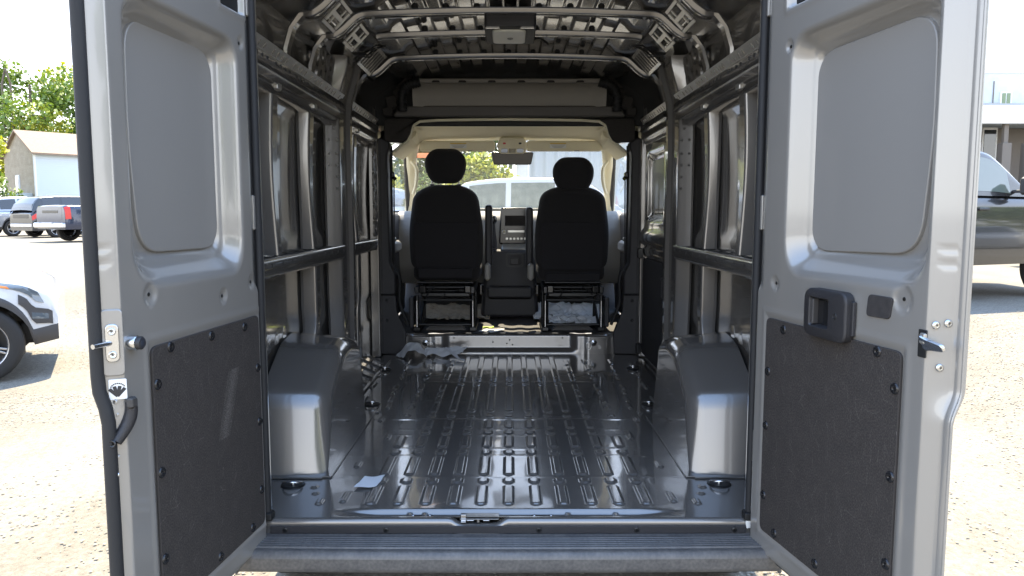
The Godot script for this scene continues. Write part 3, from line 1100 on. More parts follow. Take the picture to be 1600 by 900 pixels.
		var t := Transform3D(f.basis, Vector3(o.crease + 0.006, 1.157, m * -0.0105))
		mb.puff(rrect(0.036, 0.046, 0.003), outw * 0.0005, outw * 0.002, 0.0005, t)
		var st := part("sticker", mb, M.white, d)
		mb = MB.new()
		for k in 9:
			var a0 = PI * (0.12 + 0.76 * k / 9.0)
			var a1 = PI * (0.12 + 0.76 * (k + 0.75) / 9.0)
			var q := P2([])
			for e in [[a0, 0.0135], [a1, 0.0135], [a1, 0.0165], [a0, 0.0165]]:
				q.append(Vector2(cos(e[0]) * e[1], sin(e[0]) * e[1] * 0.9))
			mb.puff(q, outw * 0.002, outw * 0.0026, 0.0002, t, 1)
		for k in 4:
			var a = PI * (0.72 - 0.15 * k)
			var tt = t * Transform3D(Basis(Vector3(0, 0, 1), a - PI / 2), Vector3(0.001, -0.016, 0))
			mb.puff(rounded(P2([[-0.0028, 0], [0.0028, 0], [0.0040, 0.024], [-0.0040, 0.024]]), 0.002), outw * 0.002, outw * (0.0025 + 0.0002 * k), 0.0002, tt, 1)
		part("pictogram", mb, M.plastic, st)
		# release lever
		mb = MB.new()
		var pl3 := PackedVector3Array()
		var rr := []
		for k in 13:
			var tt2 = k / 12.0
			pl3.append(Vector3(o.crease + 0.020 - 0.030 * tt2 - 0.012 * sin(tt2 * PI), 1.040 + 0.085 * tt2, m * (-0.012 + 0.020 * sin(tt2 * PI * 0.5))))
			rr.append(0.012 + 0.003 * sin(tt2 * PI))
		mb.tube(pl3, rr, 12)
		var lv := part("release_lever", mb, M.plastic, d)
		mb = MB.new()
		mb.rbox(pl3[12] + Vector3(0.006, 0.0, m * 0.006), Vector3(0.024, 0.026, 0.02), 0.006)
		part("lever_tip", mb, M.cladding, lv)
		mb = MB.new()
		mb.lathe([Vector2(0.0, 0.0), Vector2(0.005, 0.0), Vector2(0.006, 0.004), Vector2(0.0085, 0.003), Vector2(0.009, 0.0)], Transform3D(Basis(Vector3(0, 0, 1), -PI / 2), pl3[0] + Vector3(0.012, 0, 0)), 12)
		part("pivot", mb, M.gloss, lv)
		for e in [[1.005, 0.014], [1.10, 0.010], [1.13, 0.012], [0.965, 0.02]]:
			mb = MB.new()
			mb.lathe([Vector2(0.0, 0.003), Vector2(0.004, 0.002), Vector2(0.006, 0.0)], Transform3D(Basis(Vector3(0, 0, 1), -PI / 2 + 0.3), Vector3(o.crease + e[1], e[0], m * -0.015)), 10)
			part("rivet", mb, M.steel if e[0] < 1.0 else M.paint, d)
	else:
		# double flange lines, rivets and the latch tongue on the shut face
		for e in [[1.305, 0.008, -0.014], [1.310, 0.020, -0.034], [1.212, 0.014, -0.024]]:
			mb = MB.new()
			mb.lathe([Vector2(0.0, 0.004), Vector2(0.0035, 0.0035), Vector2(0.0055, 0.005), Vector2(0.0085, 0.003), Vector2(0.0095, 0.0)], Transform3D(Basis(Vector3(0, 0, 1), -PI / 2 + 0.0), Vector3(o.crease + e[1], e[0], m * e[2])), 12)
			part("rivet", mb, M.steel, d)
		mb = MB.new()
		mb.rbox(Vector3(o.crease - 0.012, 1.262, m * 0.0005), Vector3(0.026, 0.062, 0.004), 0.003)
		var pk := part("latch_pocket", mb, M.black, d)
		mb = MB.new()
		mb.puff(rounded(P2([[0, -0.018], [0.018, -0.012], [0.062, -0.008], [0.062, 0.008], [0.018, 0.016], [0, 0.024]]), 0.007, 4), -0.004, 0.004, 0.0015, Transform3D(Basis(Vector3(1, 0, 0), 0.5), Vector3(o.crease - 0.008, 1.262, m * 0.004)))
		part("latch_tongue", mb, M.steel, pk)
		mb = MB.new()
		mb.rbox(Vector3(o.crease - 0.002, 1.275, m * 0.008), Vector3(0.016, 0.024, 0.010), 0.003)
		part("latch_hook", mb, M.zinc, pk)
		# inside handle: a bezel with a scooped pull
		mb = MB.new()
		var out := PackedVector3Array()
		var inn := PackedVector3Array()
		var pr := rrect(0.180, 0.130, 0.030, 5)
		var ins := rrect(0.082, 0.074, 0.008, 5, Vector2(-0.018, 0.003))
		var hc = Vector3(0.384, 1.283, 0)
		var h0 := 0.012
		var h1 := 0.030
		var r1 := PackedVector3Array(); var r2 := PackedVector3Array(); var r3 := PackedVector3Array(); var r4 := PackedVector3Array(); var r5 := PackedVector3Array(); var r6 := PackedVector3Array()
		for i in pr.size():
			r1.append(hc + Vector3(pr[i].x, pr[i].y, m * 0.002))
			r2.append(hc + Vector3(pr[i].x * 1.0, pr[i].y * 1.0, m * h1 * 0.75))
			r3.append(hc + Vector3(pr[i].x * 0.95, pr[i].y * 0.94, m * h1))
			r4.append(hc + Vector3(ins[i].x + ins[i].x * 0.06, ins[i].y * 1.08, m * (h1 + 0.001)))
			r5.append(hc + Vector3(ins[i].x, ins[i].y, m * h1 * 0.9))
			r6.append(hc + Vector3(ins[i].x * 0.9, ins[i].y * 0.9, m * h0))
		mb.grid([r1, r2, r2, r3, r4, r4, r5, r6], true)
		var hd := part("inside_handle", mb, M.plastic, d)
		mb = MB.new()
		mb.rbox(hc + Vector3(-0.014, 0.0, m * 0.010), Vector3(0.075, 0.068, 0.006), 0.002)
		part("scoop", mb, M.gloss, hd)
		mb = MB.new()
		mb.rbox(hc + Vector3(-0.050, 0.003, m * 0.020), Vector3(0.010, 0.070, 0.02), 0.004)
		part("pull", mb, M.cladding, hd)
		mb = MB.new()
		mb.lathe([Vector2(0.0, 0.0), Vector2(0.006, 0.0), Vector2(0.0065, 0.003), Vector2(0.008, 0.002), Vector2(0.009, 0.0)], Transform3D(Basis(Vector3(1, 0, 0), m * PI / 2), hc + Vector3(0.052, 0.002, m * 0.030)), 12)
		part("screw", mb, M.black, hd)
		mb = MB.new()
		mb.rbox(hc + Vector3(0.092, 0.0, m * 0.006), Vector3(0.014, 0.09, 0.012), 0.004)
		part("side_cheek", mb, M.plastic, hd)
		mb = MB.new()
		mb.puff(rounded(P2([[0.520, 1.298], [0.604, 1.300], [0.612, 1.352], [0.526, 1.352]]), 0.012), m * -0.001, m * 0.004, 0.0015)
		part("grip_pad", mb, M.board, d)

func bumper(van: Node3D) -> void:
	var mb := MB.new()
	var prof := P2([[0.012, 0.503], [0.030, 0.5035], [0.030, 0.5035]])
	# ribbed step tread
	var z := 0.050
	for k in 6:
		prof.append_array(P2([[z, 0.500], [z, 0.500], [z + 0.0015, 0.5055], [z + 0.0085, 0.5055], [z + 0.010, 0.500], [z + 0.010, 0.500]]))
		z += 0.0135
	prof.append_array(P2([[0.140, 0.501], [0.150, 0.498], [0.157, 0.490], [0.160, 0.480], [0.160, 0.480], [0.1605, 0.450], [0.156, 0.436], [0.140, 0.428], [0.05, 0.425]]))
	var fr := []
	for i in 33:
		var x: float = lerp(-0.845, 0.845, i / 32.0)
		var bow = 0.012 * pow(x / 0.9, 2.0)
		fr.append(Transform3D(Basis(Vector3(0, 0, 1), Vector3.UP, Vector3(-1, 0, 0)), Vector3(x, 0.0, -bow)))
	mb.sweep(prof, fr, false)
	var b := part("rear_bumper", mb, M.step, van)
	b.set_meta("label", "dark plastic rear bumper step with a ribbed tread")
	for s in [-1, 1]:
		mb = MB.new()
		mb.rbox(Vector3(s * 0.848, 0.464, 0.068), Vector3(0.012, 0.074, 0.165), 0.005)
		part("end_cap", mb, M.step, b)
	# underbody seen below the bumper: axle, spare wheel carrier, exhaust
	mb = MB.new()
	mb.rbox(Vector3(0, 0.40, -1.45), Vector3(1.7, 0.10, 2.8), 0.03)
	part("underbody", mb, M.black, van)
	mb = MB.new()
	mb.tube(P3([[-0.8, 0.34, -0.78], [0.8, 0.34, -0.78]]), 0.05, 12)
	part("rear_axle", mb, M.darkmetal, van)
	mb = MB.new()
	mb.tube(P3([[0.42, 0.33, -1.2], [0.42, 0.33, -0.35]]), 0.04, 12)
	part("exhaust_pipe", mb, M.darkmetal, van)
	mb = MB.new()
	mb.tube(P3([[-0.35, 0.30, -0.2], [0.35, 0.30, -0.2]]), 0.03, 12)
	part("tow_bar", mb, M.darkmetal, van)

func body_shell(van: Node3D) -> void:
	# outer skin: cargo box, then the cab roof and bonnet
	var mb := MB.new()
	var sec := []
	for e in [[0.98, 0.40], [1.005, 0.80], [1.015, 1.10], [1.01, 1.6], [0.995, 2.0], [0.965, 2.30], [0.90, 2.48], [0.78, 2.58], [0.55, 2.63], [0.0, 2.65]]: sec.append(Vector2(e[0], e[1]))
	var loop := PackedVector2Array()
	for p in sec: loop.append(Vector2(-p.x, p.y))
	for k in range(sec.size() - 2, -1, -1): loop.append(sec[k])
	var rows := []
	for z in [0.02, -0.06, -0.06, -1.0, -2.0, -2.86]:
		var row := PackedVector3Array()
		for p in loop:
			var q = p
			if z > 0.0: q = Vector2(p.x * 0.985, p.y - (0.02 if p.y > 2.4 else 0.0))
			row.append(Vector3(q.x, q.y, z))
		rows.append(row)
	mb.grid(rows)
	var sh := part("body_shell", mb, M.paint, van)
	# rear pillars and header frame the opening
	for s in [-1, 1]:
		mb = MB.new()
		rows = []
		for j in 31:
			var y: float = lerp(0.42, 2.50, j / 30.0)
			var t: float = sstep(2.0, 2.5, y)
			var ix = 0.795 - 0.03 * sstep(2.2, 2.5, y)
			var row := PackedVector3Array()
			for e in [[0.985 - 0.06 * t, 0.02], [ix + 0.10, 0.022], [ix + 0.03, 0.015], [ix + 0.03, 0.015], [ix + 0.012, -0.002], [ix + 0.008, -0.010], [ix + 0.008, -0.010], [ix + 0.016, -0.10], [ix + 0.03, -0.125], [ix + 0.03, -0.125], [0.955 - 0.03 * t, -0.14]]:
				row.append(Vector3(s * e[0], y, e[1]))
			rows.append(row)
		mb.grid(rows)
		var pi := part("rear_pillar", mb, M.paint, van)
		mb = MB.new()
		var line := PackedVector3Array()
		for j in 40:
			var y: float = lerp(0.556, 2.46, j / 39.0)
			line.append(Vector3(s * (0.790 - 0.03 * sstep(2.2, 2.5, y)), y, 0.012))
		mb.tube(line, 0.0125, 10)
		part("opening_seal", mb, M.rubber, pi)
		mb = MB.new()
		mb.rbox(Vector3(s * 0.785, 0.562, 0.012), Vector3(0.03, 0.028, 0.04), 0.006)
		part("seal_block", mb, M.black, pi)
		if s > 0:
			mb = MB.new()
			mb.rbox(Vector3(0.788, 0.535, 0.022), Vector3(0.020, 0.026, 0.006), 0.002, Basis(Vector3(0, 0, 1), 0.2))
			part("seal_tag", mb, M.white, pi)
	mb = MB.new()
	mb.rbox(Vector3(0, 2.55, -0.05), Vector3(1.75, 0.10, 0.14), 0.02)
	part("rear_header", mb, M.paint, van)
	# cab roof slope from the high roof down to the windscreen
	mb = MB.new()
	rows = []
	for k in 9:
		var t = k / 8.0
		var z: float = lerp(-2.86, -3.78, t)
		var row := PackedVector3Array()
		for p in loop:
			var y = p.y
			var lim: float = lerp(2.65, 2.20, sstep(0.0, 1.0, t))
			var q = Vector2(p.x, min(y, lim - 0.04 * pow(abs(p.x), 2.0)))
			if q.y < 1.55 and t > 0.0: q.y = 1.55
			q.x *= 1.0 - 0.16 * t * sstep(1.6, 2.2, q.y)
			if y < 2.2 and t > 0.02: q.y = lim - 0.06; q.x = sign(p.x) * (0.965 - 0.10 * t)
			row.append(Vector3(q.x, q.y, z))
		rows.append(row)
	mb.grid(rows)
	part("cab_roof", mb, M.paint, van)
	for s in [-1, 1]:
		mb = MB.new()
		mb.rbox(Vector3(s * 0.965, 1.45, -2.93), Vector3(0.055, 2.1, 0.27), 0.01)
		mb.hexa([Vector3(s * 0.93, 2.10, -2.95), Vector3(s * 0.97, 2.10, -2.95), Vector3(s * 0.88, 2.10, -3.80), Vector3(s * 0.84, 2.10, -3.80), Vector3(s * 0.90, 2.56, -2.95), Vector3(s * 0.94, 2.56, -2.95), Vector3(s * 0.86, 2.20, -3.80), Vector3(s * 0.82, 2.20, -3.80)])
		part("cab_side", mb, M.paint, van)
	mb = MB.new()
	rows = []
	for k in 11:
		var t = k / 10.0
		var z: float = lerp(-4.42, -5.20, t)
		var row := PackedVector3Array()
		for i in 21:
			var x: float = lerp(-1.0, 1.0, i / 20.0) * (1.0 - 0.12 * t * t)
			var y: float = lerp(1.50, 1.08, pow(t, 1.4)) - 0.10 * pow(abs(x), 3.0)
			row.append(Vector3(x, y, z))
		rows.append(row)
	mb.grid(rows)
	part("bonnet", mb, M.paint, van)
	mb = MB.new()
	mb.rbox(Vector3(0, 0.72, -5.12), Vector3(1.80, 0.72, 0.22), 0.08)
	part("front_bumper", mb, M.cladding, van)
	for s in [-1, 1]:
		mb = MB.new()
		mb.rbox(Vector3(s * 0.985, 0.92, -4.75), Vector3(0.05, 0.70, 0.75), 0.02)
		part("wing", mb, M.paint, van)
		for z in [-0.79, -4.45]:
			wheel(van, Vector3(s * 0.90, 0.345, z), 0.345, 0.215, s, M.rimdark)

func wheel(parent: Node3D, c: Vector3, r: float, w: float, out: float, rimm: Material, spokes := 6) -> void:
	var mb := MB.new()
	var t := Transform3D(Basis(Vector3(0, 0, 1), -out * PI / 2), c)
	var h = w / 2
	mb.lathe([Vector2(r * 0.66, -h), Vector2(r * 0.90, -h), Vector2(r * 0.985, -h * 0.72), Vector2(r, -h * 0.5), Vector2(r, h * 0.5), Vector2(r * 0.985, h * 0.72), Vector2(r * 0.90, h), Vector2(r * 0.70, h * 0.97), Vector2(r * 0.66, h * 0.85)], t, 36)
	var ty := part("wheel", mb, M.tyre, parent)
	mb = MB.new()
	mb.lathe([Vector2(r * 0.67, h * 0.9), Vector2(r * 0.63, h * 0.88), Vector2(r * 0.60, h * 0.4), Vector2(r * 0.60, -h * 0.6)], t, 36)
	for k in spokes:
		var a = TAU * k / spokes
		var b = t * Transform3D(Basis(Vector3(0, 1, 0), a), Vector3.ZERO)
		for e in [-0.18, 0.18]:
			var bb = b * Transform3D(Basis(Vector3(0, 1, 0), e * 0.5), Vector3.ZERO)
			mb.rbox(bb * Vector3(r * 0.36, h * 0.62, 0), Vector3(r * 0.54, 0.025, r * 0.075), 0.008, bb.basis)
	mb.lathe([Vector2(0.0, h * 0.76), Vector2(r * 0.10, h * 0.76), Vector2(r * 0.15, h * 0.66), Vector2(r * 0.15, h * 0.4)], t, 20)
	part("rim", mb, rimm, ty)
	mb = MB.new()
	mb.lathe([Vector2(0.0, h * 0.1), Vector2(r * 0.60, h * 0.1)], t, 24)
	part("brake_disc", mb, M.black, ty)

# ---------------------------------------------------------------- cab
func cab(van: Node3D) -> void:
	var mb := MB.new()
	# riser between cargo floor and cab floor
	var rows := []
	for j in 13:
		var t = j / 12.0
		var y: float = lerp(0.55, 0.692, t)
		var row := PackedVector3Array()
		for i in 121:
			var x: float = lerp(-0.90, 0.90, i / 120.0)
			var z := -2.868
			var mid: float = 1.0 - sstep(0.43, 0.49, abs(x))
			z -= 0.035 * mid * sstep(0.10, 0.25, t)
			var pad: float = sstep(0.535, 0.55, abs(x)) * (1.0 - sstep(0.70, 0.715, abs(x))) * (1.0 - sstep(0.93, 1.0, t))
			z += 0.012 * pad
			z -= 0.02 * sstep(0.93, 1.0, t)
			row.append(Vector3(x, y, z))
		rows.append(row)
	mb.grid(rows)
	var ris := part("riser", mb, M.inner, van)
	for s in [-1, 1]:
		mb = MB.new()
		mb.lathe([Vector2(0.0, 0.010), Vector2(0.007, 0.010), Vector2(0.009, 0.006), Vector2(0.020, 0.005), Vector2(0.023, 0.0)], Transform3D(Basis(Vector3(1, 0, 0), PI / 2), Vector3(s * 0.60, 0.632, -2.855)), 18)
		var e := part("anchor_bolt", mb, M.steel, ris)
		mb = MB.new()
		var loop := PackedVector3Array()
		for k in 15:
			var a: float = TAU * k / 14.0
			loop.append(Vector3(s * 0.60 - s * 0.035 + cos(a) * 0.020, 0.612 + sin(a) * 0.026, -2.850))
		mb.tube(loop, 0.003, 6)
		part("ring", mb, M.steel, e)
	for p in [[-0.40, 0.66], [0.38, 0.66], [0.0, 0.645], [-0.02, 0.62], [0.02, 0.61], [-0.12, 0.63]]:
		mb = MB.new()
		mb.lathe([Vector2(0.0, 0.001), Vector2(0.005, 0.001), Vector2(0.006, -0.001)], Transform3D(Basis(Vector3(1, 0, 0), PI / 2), Vector3(p[0], p[1], -2.9025)), 10)
		part("hole", mb, M.black, ris)
	# cab floor mat with shallow grooves
	mb = MB.new()
	rows = []
	for j in 40:
		var z: float = lerp(-2.885, -4.35, j / 39.0)
		var row := PackedVector3Array()
		for i in 61:
			var x: float = lerp(-0.93, 0.93, i / 60.0)
			row.append(Vector3(x, 0.695 + 0.004 * (1.0 if i % 4 < 2 else 0.0) + 0.25 * sstep(-4.05, -4.3, z), z))
		rows.append(row)
	mb.grid(rows)
	part("cab_floor", mb, M.cladding, van)
	mb = MB.new()
	mb.rbox(Vector3(0, 1.1, -4.40), Vector3(1.9, 1.0, 0.06), 0.01)
	part("firewall", mb, M.black, van)
	# posts between cargo and cab, with black lower trims
	for s in [-1, 1]:
		mb = MB.new()
		var poly := rounded(P2([[0.93, 0.551], [0.745, 0.551], [0.735, 0.70], [0.800, 0.86], [0.806, 0.975], [0.93, 0.975]]), 0.015, 3)
		for i in poly.size(): poly[i].x *= s
		mb.puff(poly, -2.875, -2.845, 0.006)
		var tr := part("pillar_trim", mb, M.plastic, van)
		for y in [0.935, 0.795]:
			mb = MB.new()
			mb.lathe([Vector2(0.0, 0.001), Vector2(0.005, 0.001), Vector2(0.006, 0.004), Vector2(0.010, 0.004), Vector2(0.012, 0.0)], Transform3D(Basis(Vector3(1, 0, 0), PI / 2), Vector3(s * 0.868, y, -2.845)), 14)
			part("screw", mb, M.gloss, tr)
		mb = MB.new()
		poly = rounded(P2([[0.93, 0.975], [0.808, 0.975], [0.806, 1.12], [0.845, 1.20], [0.850, 1.95], [0.83, 2.04], [0.93, 2.10]]), 0.02, 3)
		for i in poly.size(): poly[i].x *= s
		mb.puff(poly, -2.96, -2.85, 0.012)
		var bp := part("cab_pillar", mb, M.plastic, van)
		# belt guide and strap
		mb = MB.new()
		mb.rbox(Vector3(s * 0.822, 1.82, -2.90), Vector3(0.030, 0.045, 0.06), 0.010)
		mb.tube(P3([[s * 0.81, 1.80, -2.87], [s * 0.80, 1.79, -2.86]]), 0.014, 10)
		part("belt_guide", mb, M.gloss, bp)
		mb = MB.new()
		mb.hexa([Vector3(s * 0.825, 1.05, -2.90), Vector3(s * 0.822, 1.05, -2.90), Vector3(s * 0.822, 1.05, -2.945), Vector3(s * 0.825, 1.05, -2.945), Vector3(s * 0.815, 1.82, -2.88), Vector3(s * 0.812, 1.82, -2.88), Vector3(s * 0.812, 1.82, -2.925), Vector3(s * 0.815, 1.82, -2.925)])
		part("seat_belt", mb, M.fabric, bp)
		# pale edge of the cab door aperture
		mb = MB.new()
		mb.tube(curve([Vector3(s * 0.845, 2.03, -2.99), Vector3(s * 0.85, 1.7, -3.0), Vector3(s * 0.85, 1.30, -3.0), Vector3(s * 0.845, 1.18, -3.0), Vector3(s * 0.80, 1.08, -3.0), Vector3(s * 0.80, 0.90, -3.0), Vector3(s * 0.74, 0.74, -3.0)], 6), 0.012, 8)
		part("door_seal", mb, M.rubber, bp)
		# speckled foam block at the head of the post
		mb = MB.new()
		poly = rounded(P2([[0.87, 2.045], [0.725, 2.040], [0.685, 2.09], [0.665, 2.17], [0.60, 2.205], [0.87, 2.205]]), 0.03, 4)
		for i in poly.size(): poly[i].x *= s
		mb.puff(poly, -2.90, -2.84, 0.010)
		part("foam_corner", mb, M.foam, van)
		# cab door: lower panel, window frame, glass, arm rest
		mb = MB.new()
		mb.rbox(Vector3(s * 0.955, 1.13, -3.55), Vector3(0.07, 0.86, 1.12), 0.03)
		var cd := part("cab_door", mb, M.plastic, van)
		mb = MB.new()
		mb.rbox(Vector3(s * 0.885, 1.30, -3.25), Vector3(0.09, 0.09, 0.36), 0.025)
		part("arm_rest", mb, M.dash, cd)
		mb = MB.new()
		mb.rbox(Vector3(s * 0.86, 1.36, -3.08), Vector3(0.06, 0.035, 0.05), 0.012)
		part("pull_handle", mb, M.zinc, cd)
		mb = MB.new()
		mb.tube(P3([[s * 0.955, 1.55, -3.02], [s * 0.90, 2.12, -3.02], [s * 0.83, 2.12, -3.62], [s * 0.90, 1.58, -4.25]]), 0.025, 8)
		part("window_frame", mb, M.plastic, cd)
		mb = MB.new()
		mb.quad(Vector3(s * 0.96, 1.56, -3.02), Vector3(s * 0.91, 2.11, -3.02), Vector3(s * 0.84, 2.11, -3.62), Vector3(s * 0.905, 1.58, -4.25))
		part("door_glass", mb, M.glass, cd)
		# A-pillar with a grab handle
		mb = MB.new()
		mb.tube(P3([[s * 0.90, 1.50, -4.36], [s * 0.86, 1.75, -4.10], [s * 0.80, 2.02, -3.74], [s * 0.77, 2.13, -3.58], [s * 0.75, 2.16, -3.3]]), [0.05, 0.045, 0.048, 0.06, 0.05], 10)
		var ap := part("windscreen_pillar", mb, M.liner, van)
		mb = MB.new()
		mb.tube(curve([Vector3(s * 0.795, 1.97, -3.72), Vector3(s * 0.755, 1.91, -3.70), Vector3(s * 0.765, 1.80, -3.76), Vector3(s * 0.815, 1.72, -3.95)], 6), 0.014, 8)
		part("grab_handle", mb, M.liner, ap)
	# header panel over the cab opening
	mb = MB.new()
	mb.puff(rounded(P2([[-0.80, 2.21], [0.80, 2.21], [0.76, 2.285], [-0.76, 2.285]]), 0.02, 3), -2.86, -2.80, 0.012)
	part("header_panel", mb, M.header, van)
	# overhead shelf lining, with a turned lip along its top
	mb = MB.new()
	rows = []
	for j in 15:
		var t = j / 14.0
		var y: float = lerp(2.275, 2.445, t)
		var row := PackedVector3Array()
		for i in 51:
			var x: float = lerp(-0.655, 0.655, i / 50.0)
			var e: float = sstep(0.55, 0.655, abs(x))
			row.append(Vector3(x, y - 0.015 * e * t, -2.82 + 0.05 * sin(t * 2.6) - 0.03 * t + 0.05 * e))
		rows.append(row)
	mb.grid(rows)
	var shf := part("overhead_shelf", mb, M.shelf, van)
	mb = MB.new()
	mb.rbox(Vector3(0, 2.448, -2.79), Vector3(1.28, 0.032, 0.03), 0.010)
	part("lip", mb, M.shelf, shf)
	for x in [-0.50, -0.32, -0.12, 0.08, 0.28, 0.48]:
		mb = MB.new()
		mb.puff(rounded(P2([[-0.03, 0], [0.03, 0], [0.02, 0.014], [-0.02, 0.014]]), 0.004), 0, 0.006, 0.002, Transform3D(Basis.IDENTITY, Vector3(x, 2.434, -2.776)))
		part("clip", mb, M.foam, shf)
	mb = MB.new()
	mb.rbox(Vector3(0, 2.37, -2.93), Vector3(1.90, 0.42, 0.03), 0.01)
	part("shelf_back", mb, M.black, van)
	for s in [-1, 1]:
		# black foam pads and a ribbed duct at each end of the shelf
		for e in [[0.735, 2.37, 0.10, 0.07, 0.5], [0.80, 2.30, 0.08, 0.09, 0.2], [0.71, 2.43, 0.13, 0.05, 0.75], [0.83, 2.24, 0.07, 0.06, 0.0]]:
			mb = MB.new()
			mb.rbox(Vector3(s * e[0], e[1], -2.78), Vector3(e[2], e[3], 0.06), 0.012, Basis(Vector3(0, 0, 1), -s * e[4]))
			part("foam_pad", mb, M.foam, shf)
		var line := curve([Vector3(s * 0.60, 2.425, -2.70), Vector3(s * 0.68, 2.40, -2.70), Vector3(s * 0.72, 2.34, -2.71), Vector3(s * 0.725, 2.24, -2.74)], 14)
		mb = MB.new()
		var rr := []
		for i in line.size(): rr.append(0.030 + 0.006 * (1 if i % 3 == 0 else 0))
		mb.tube(line, rr, 12)
		part("duct", mb, M.black, shf)
	# cab headliner
	mb = MB.new()
	rows = []
	var edge := [[0.80, 1.98], [0.745, 2.025], [0.705, 2.055], [0.685, 2.10], [0.675, 2.155], [0.62, 2.188], [0.50, 2.196], [0.25, 2.20], [0.0, 2.202]]
	for j in 15:
		var t = j / 14.0
		var z: float = lerp(-2.865, -3.70, t)
		var row := PackedVector3Array()
		var full := []
		for e in edge: full.append(Vector2(-e[0], e[1]))
		for k in range(edge.size() - 2, -1, -1): full.append(Vector2(edge[k][0], edge[k][1]))
		for p in full:
			var q: Vector2 = p
			q.x *= 1.0 + 0.10 * sstep(0.0, 0.25, t) - 0.02 * t
			var bulge: float = 0.045 * sstep(0.03, 0.14, t)
			q.y += bulge * sstep(2.0, 2.2, p.y) - sstep(0.2, 1.0, t) * 0.11 * sstep(2.02, 2.15, p.y)
			row.append(Vector3(q.x, q.y, z))
		rows.append(row)
	mb.grid(rows)
	var hl := part("headliner", mb, M.liner, van)
	mb = MB.new()
	var rim := PackedVector3Array()
	for p in rows[0]: rim.append(p + Vector3(0, -0.004, 0.012))
	mb.tube(rim, 0.010, 8)
	part("edge_trim", mb, M.liner, hl)
	for s in [-1, 1]:
		mb = MB.new()
		mb.lathe([Vector2(0.0, -0.006), Vector2(0.018, -0.006), Vector2(0.03, 0.0), Vector2(0.04, 0.006)], Transform3D(Basis(Vector3(0, 0, 1), s * 0.4), Vector3(s * 0.655, 2.165, -3.12)), 16)
		part("hook", mb, M.liner, hl)
		# sun visors with warning stickers
		mb = MB.new()
		var t := Transform3D(Basis(Vector3(1, 0, 0), 0.25), Vector3(s * 0.425 + 0.008, 2.083, -3.60))
		mb.puff(rrect(0.60, 0.085, 0.025, 5), -0.010, 0.010, 0.008, t)
		var vz := part("sun_visor", mb, M.liner, hl)
		mb = MB.new()
		mb.puff(rrect(0.13, 0.042, 0.002, 2), 0.010, 0.0112, 0.0004, t * Transform3D(Basis.IDENTITY, Vector3(-0.03 * s - 0.02, 0.006, 0)))
		var lab := part("sticker", mb, M.white, vz)
		mb = MB.new()
		mb.puff(rrect(0.128, 0.009, 0.001, 1), 0.0112, 0.0116, 0.0002, t * Transform3D(Basis.IDENTITY, Vector3(-0.03 * s - 0.02, 0.022, 0)))
		part("sticker_band", mb, M.sun_yellow, lab)
		mb = MB.new()
		for k in 3:
			mb.puff(rrect(0.11 - 0.02 * k, 0.003, 0.001, 1), 0.0112, 0.0115, 0.0001, t * Transform3D(Basis.IDENTITY, Vector3(-0.03 * s - 0.02, 0.010 - k * 0.010, 0)))
		part("sticker_text", mb, M.dash, lab)
		mb = MB.new()
		mb.rbox(t * Vector3(0.10, -0.036, 0.011), Vector3(0.04, 0.008, 0.004), 0.002, t.basis)
		part("mirror_tab", mb, M.dash, vz)
	# overhead console with switches and map lamps
	mb = MB.new()
	var ct := Transform3D(Basis(Vector3(1, 0, 0), 0.3), Vector3(0.02, 2.085, -3.57))
	mb.puff(rounded(P2([[-0.105, -0.062], [0.105, -0.062], [0.12, 0.01], [0.09, 0.068], [-0.09, 0.068], [-0.12, 0.01]]), 0.025, 4), -0.02, 0.022, 0.010, ct)
	var con := part("overhead_console", mb, M.liner, hl)
	for s in [-1, 1]:
		mb = MB.new()
		mb.puff(rrect(0.055, 0.034, 0.012), 0.022, 0.026, 0.002, ct * Transform3D(Basis.IDENTITY, Vector3(s * 0.062, -0.035, 0)))
		part("map_lamp", mb, M.zinc, con)
		mb = MB.new()
		mb.puff(rrect(0.022, 0.014, 0.005), 0.022, 0.027, 0.002, ct * Transform3D(Basis.IDENTITY, Vector3(s * 0.062, 0.022, 0)))
		part("switch", mb, M.red if s < 0 else M.black, con)
	mb = MB.new()
	for k in 5:
		mb.rbox(ct * Vector3(-0.022 + k * 0.011, -0.036, 0.022), Vector3(0.007, 0.034, 0.006), 0.002, ct.basis)
	part("vent_ribs", mb, M.shelf, con)
	# interior mirror
	mb = MB.new()
	mb.puff(rounded(P2([[-0.155, -0.05], [0.155, -0.05], [0.175, 0.055], [-0.175, 0.055]]), 0.02, 4), -0.03, 0.02, 0.008, Transform3D(Basis(Vector3(1, 0, 0), 0.12), Vector3(0.022, 2.0, -3.80)))
	var mir := part("rear_view_mirror", mb, M.gloss, van)
	mb = MB.new()
	mb.puff(rrect(0.29, 0.085, 0.02), 0.020, 0.0225, 0.001, Transform3D(Basis(Vector3(1, 0, 0), 0.12), Vector3(0.022, 2.0, -3.80)))
	part("mirror_glass", mb, M.dark_mirror, mir)
	mb = MB.new()
	mb.rbox(Vector3(0.022, 2.06, -3.84), Vector3(0.10, 0.05, 0.05), 0.01)
	part("stalk", mb, M.plastic, mir)
	# windscreen: dusty curved pane
	mb = MB.new()
	rows = []
	for j in 13:
		var t = j / 12.0
		var row := PackedVector3Array()
		for i in 25:
			var a: float = lerp(-1.0, 1.0, i / 24.0)
			row.append(Vector3(a * lerp(0.90, 0.775, t), lerp(1.50, 2.13, t) , lerp(-4.46, -3.70, t) + 0.10 * a * a - 0.03 * sin(t * PI)))
		rows.append(row)
	mb.grid(rows)
	var ws := part("windscreen", mb, M.screen_glass, van)
	mb = MB.new()
	mb.puff(rrect(0.17, 0.055, 0.004, 2), 0.0, 0.001, 0.0003, Transform3D(Basis(Vector3(1, 0, 0), -0.72), Vector3(-0.70, 2.02, -3.74)))
	part("windscreen_tag", mb, M.orange, ws)
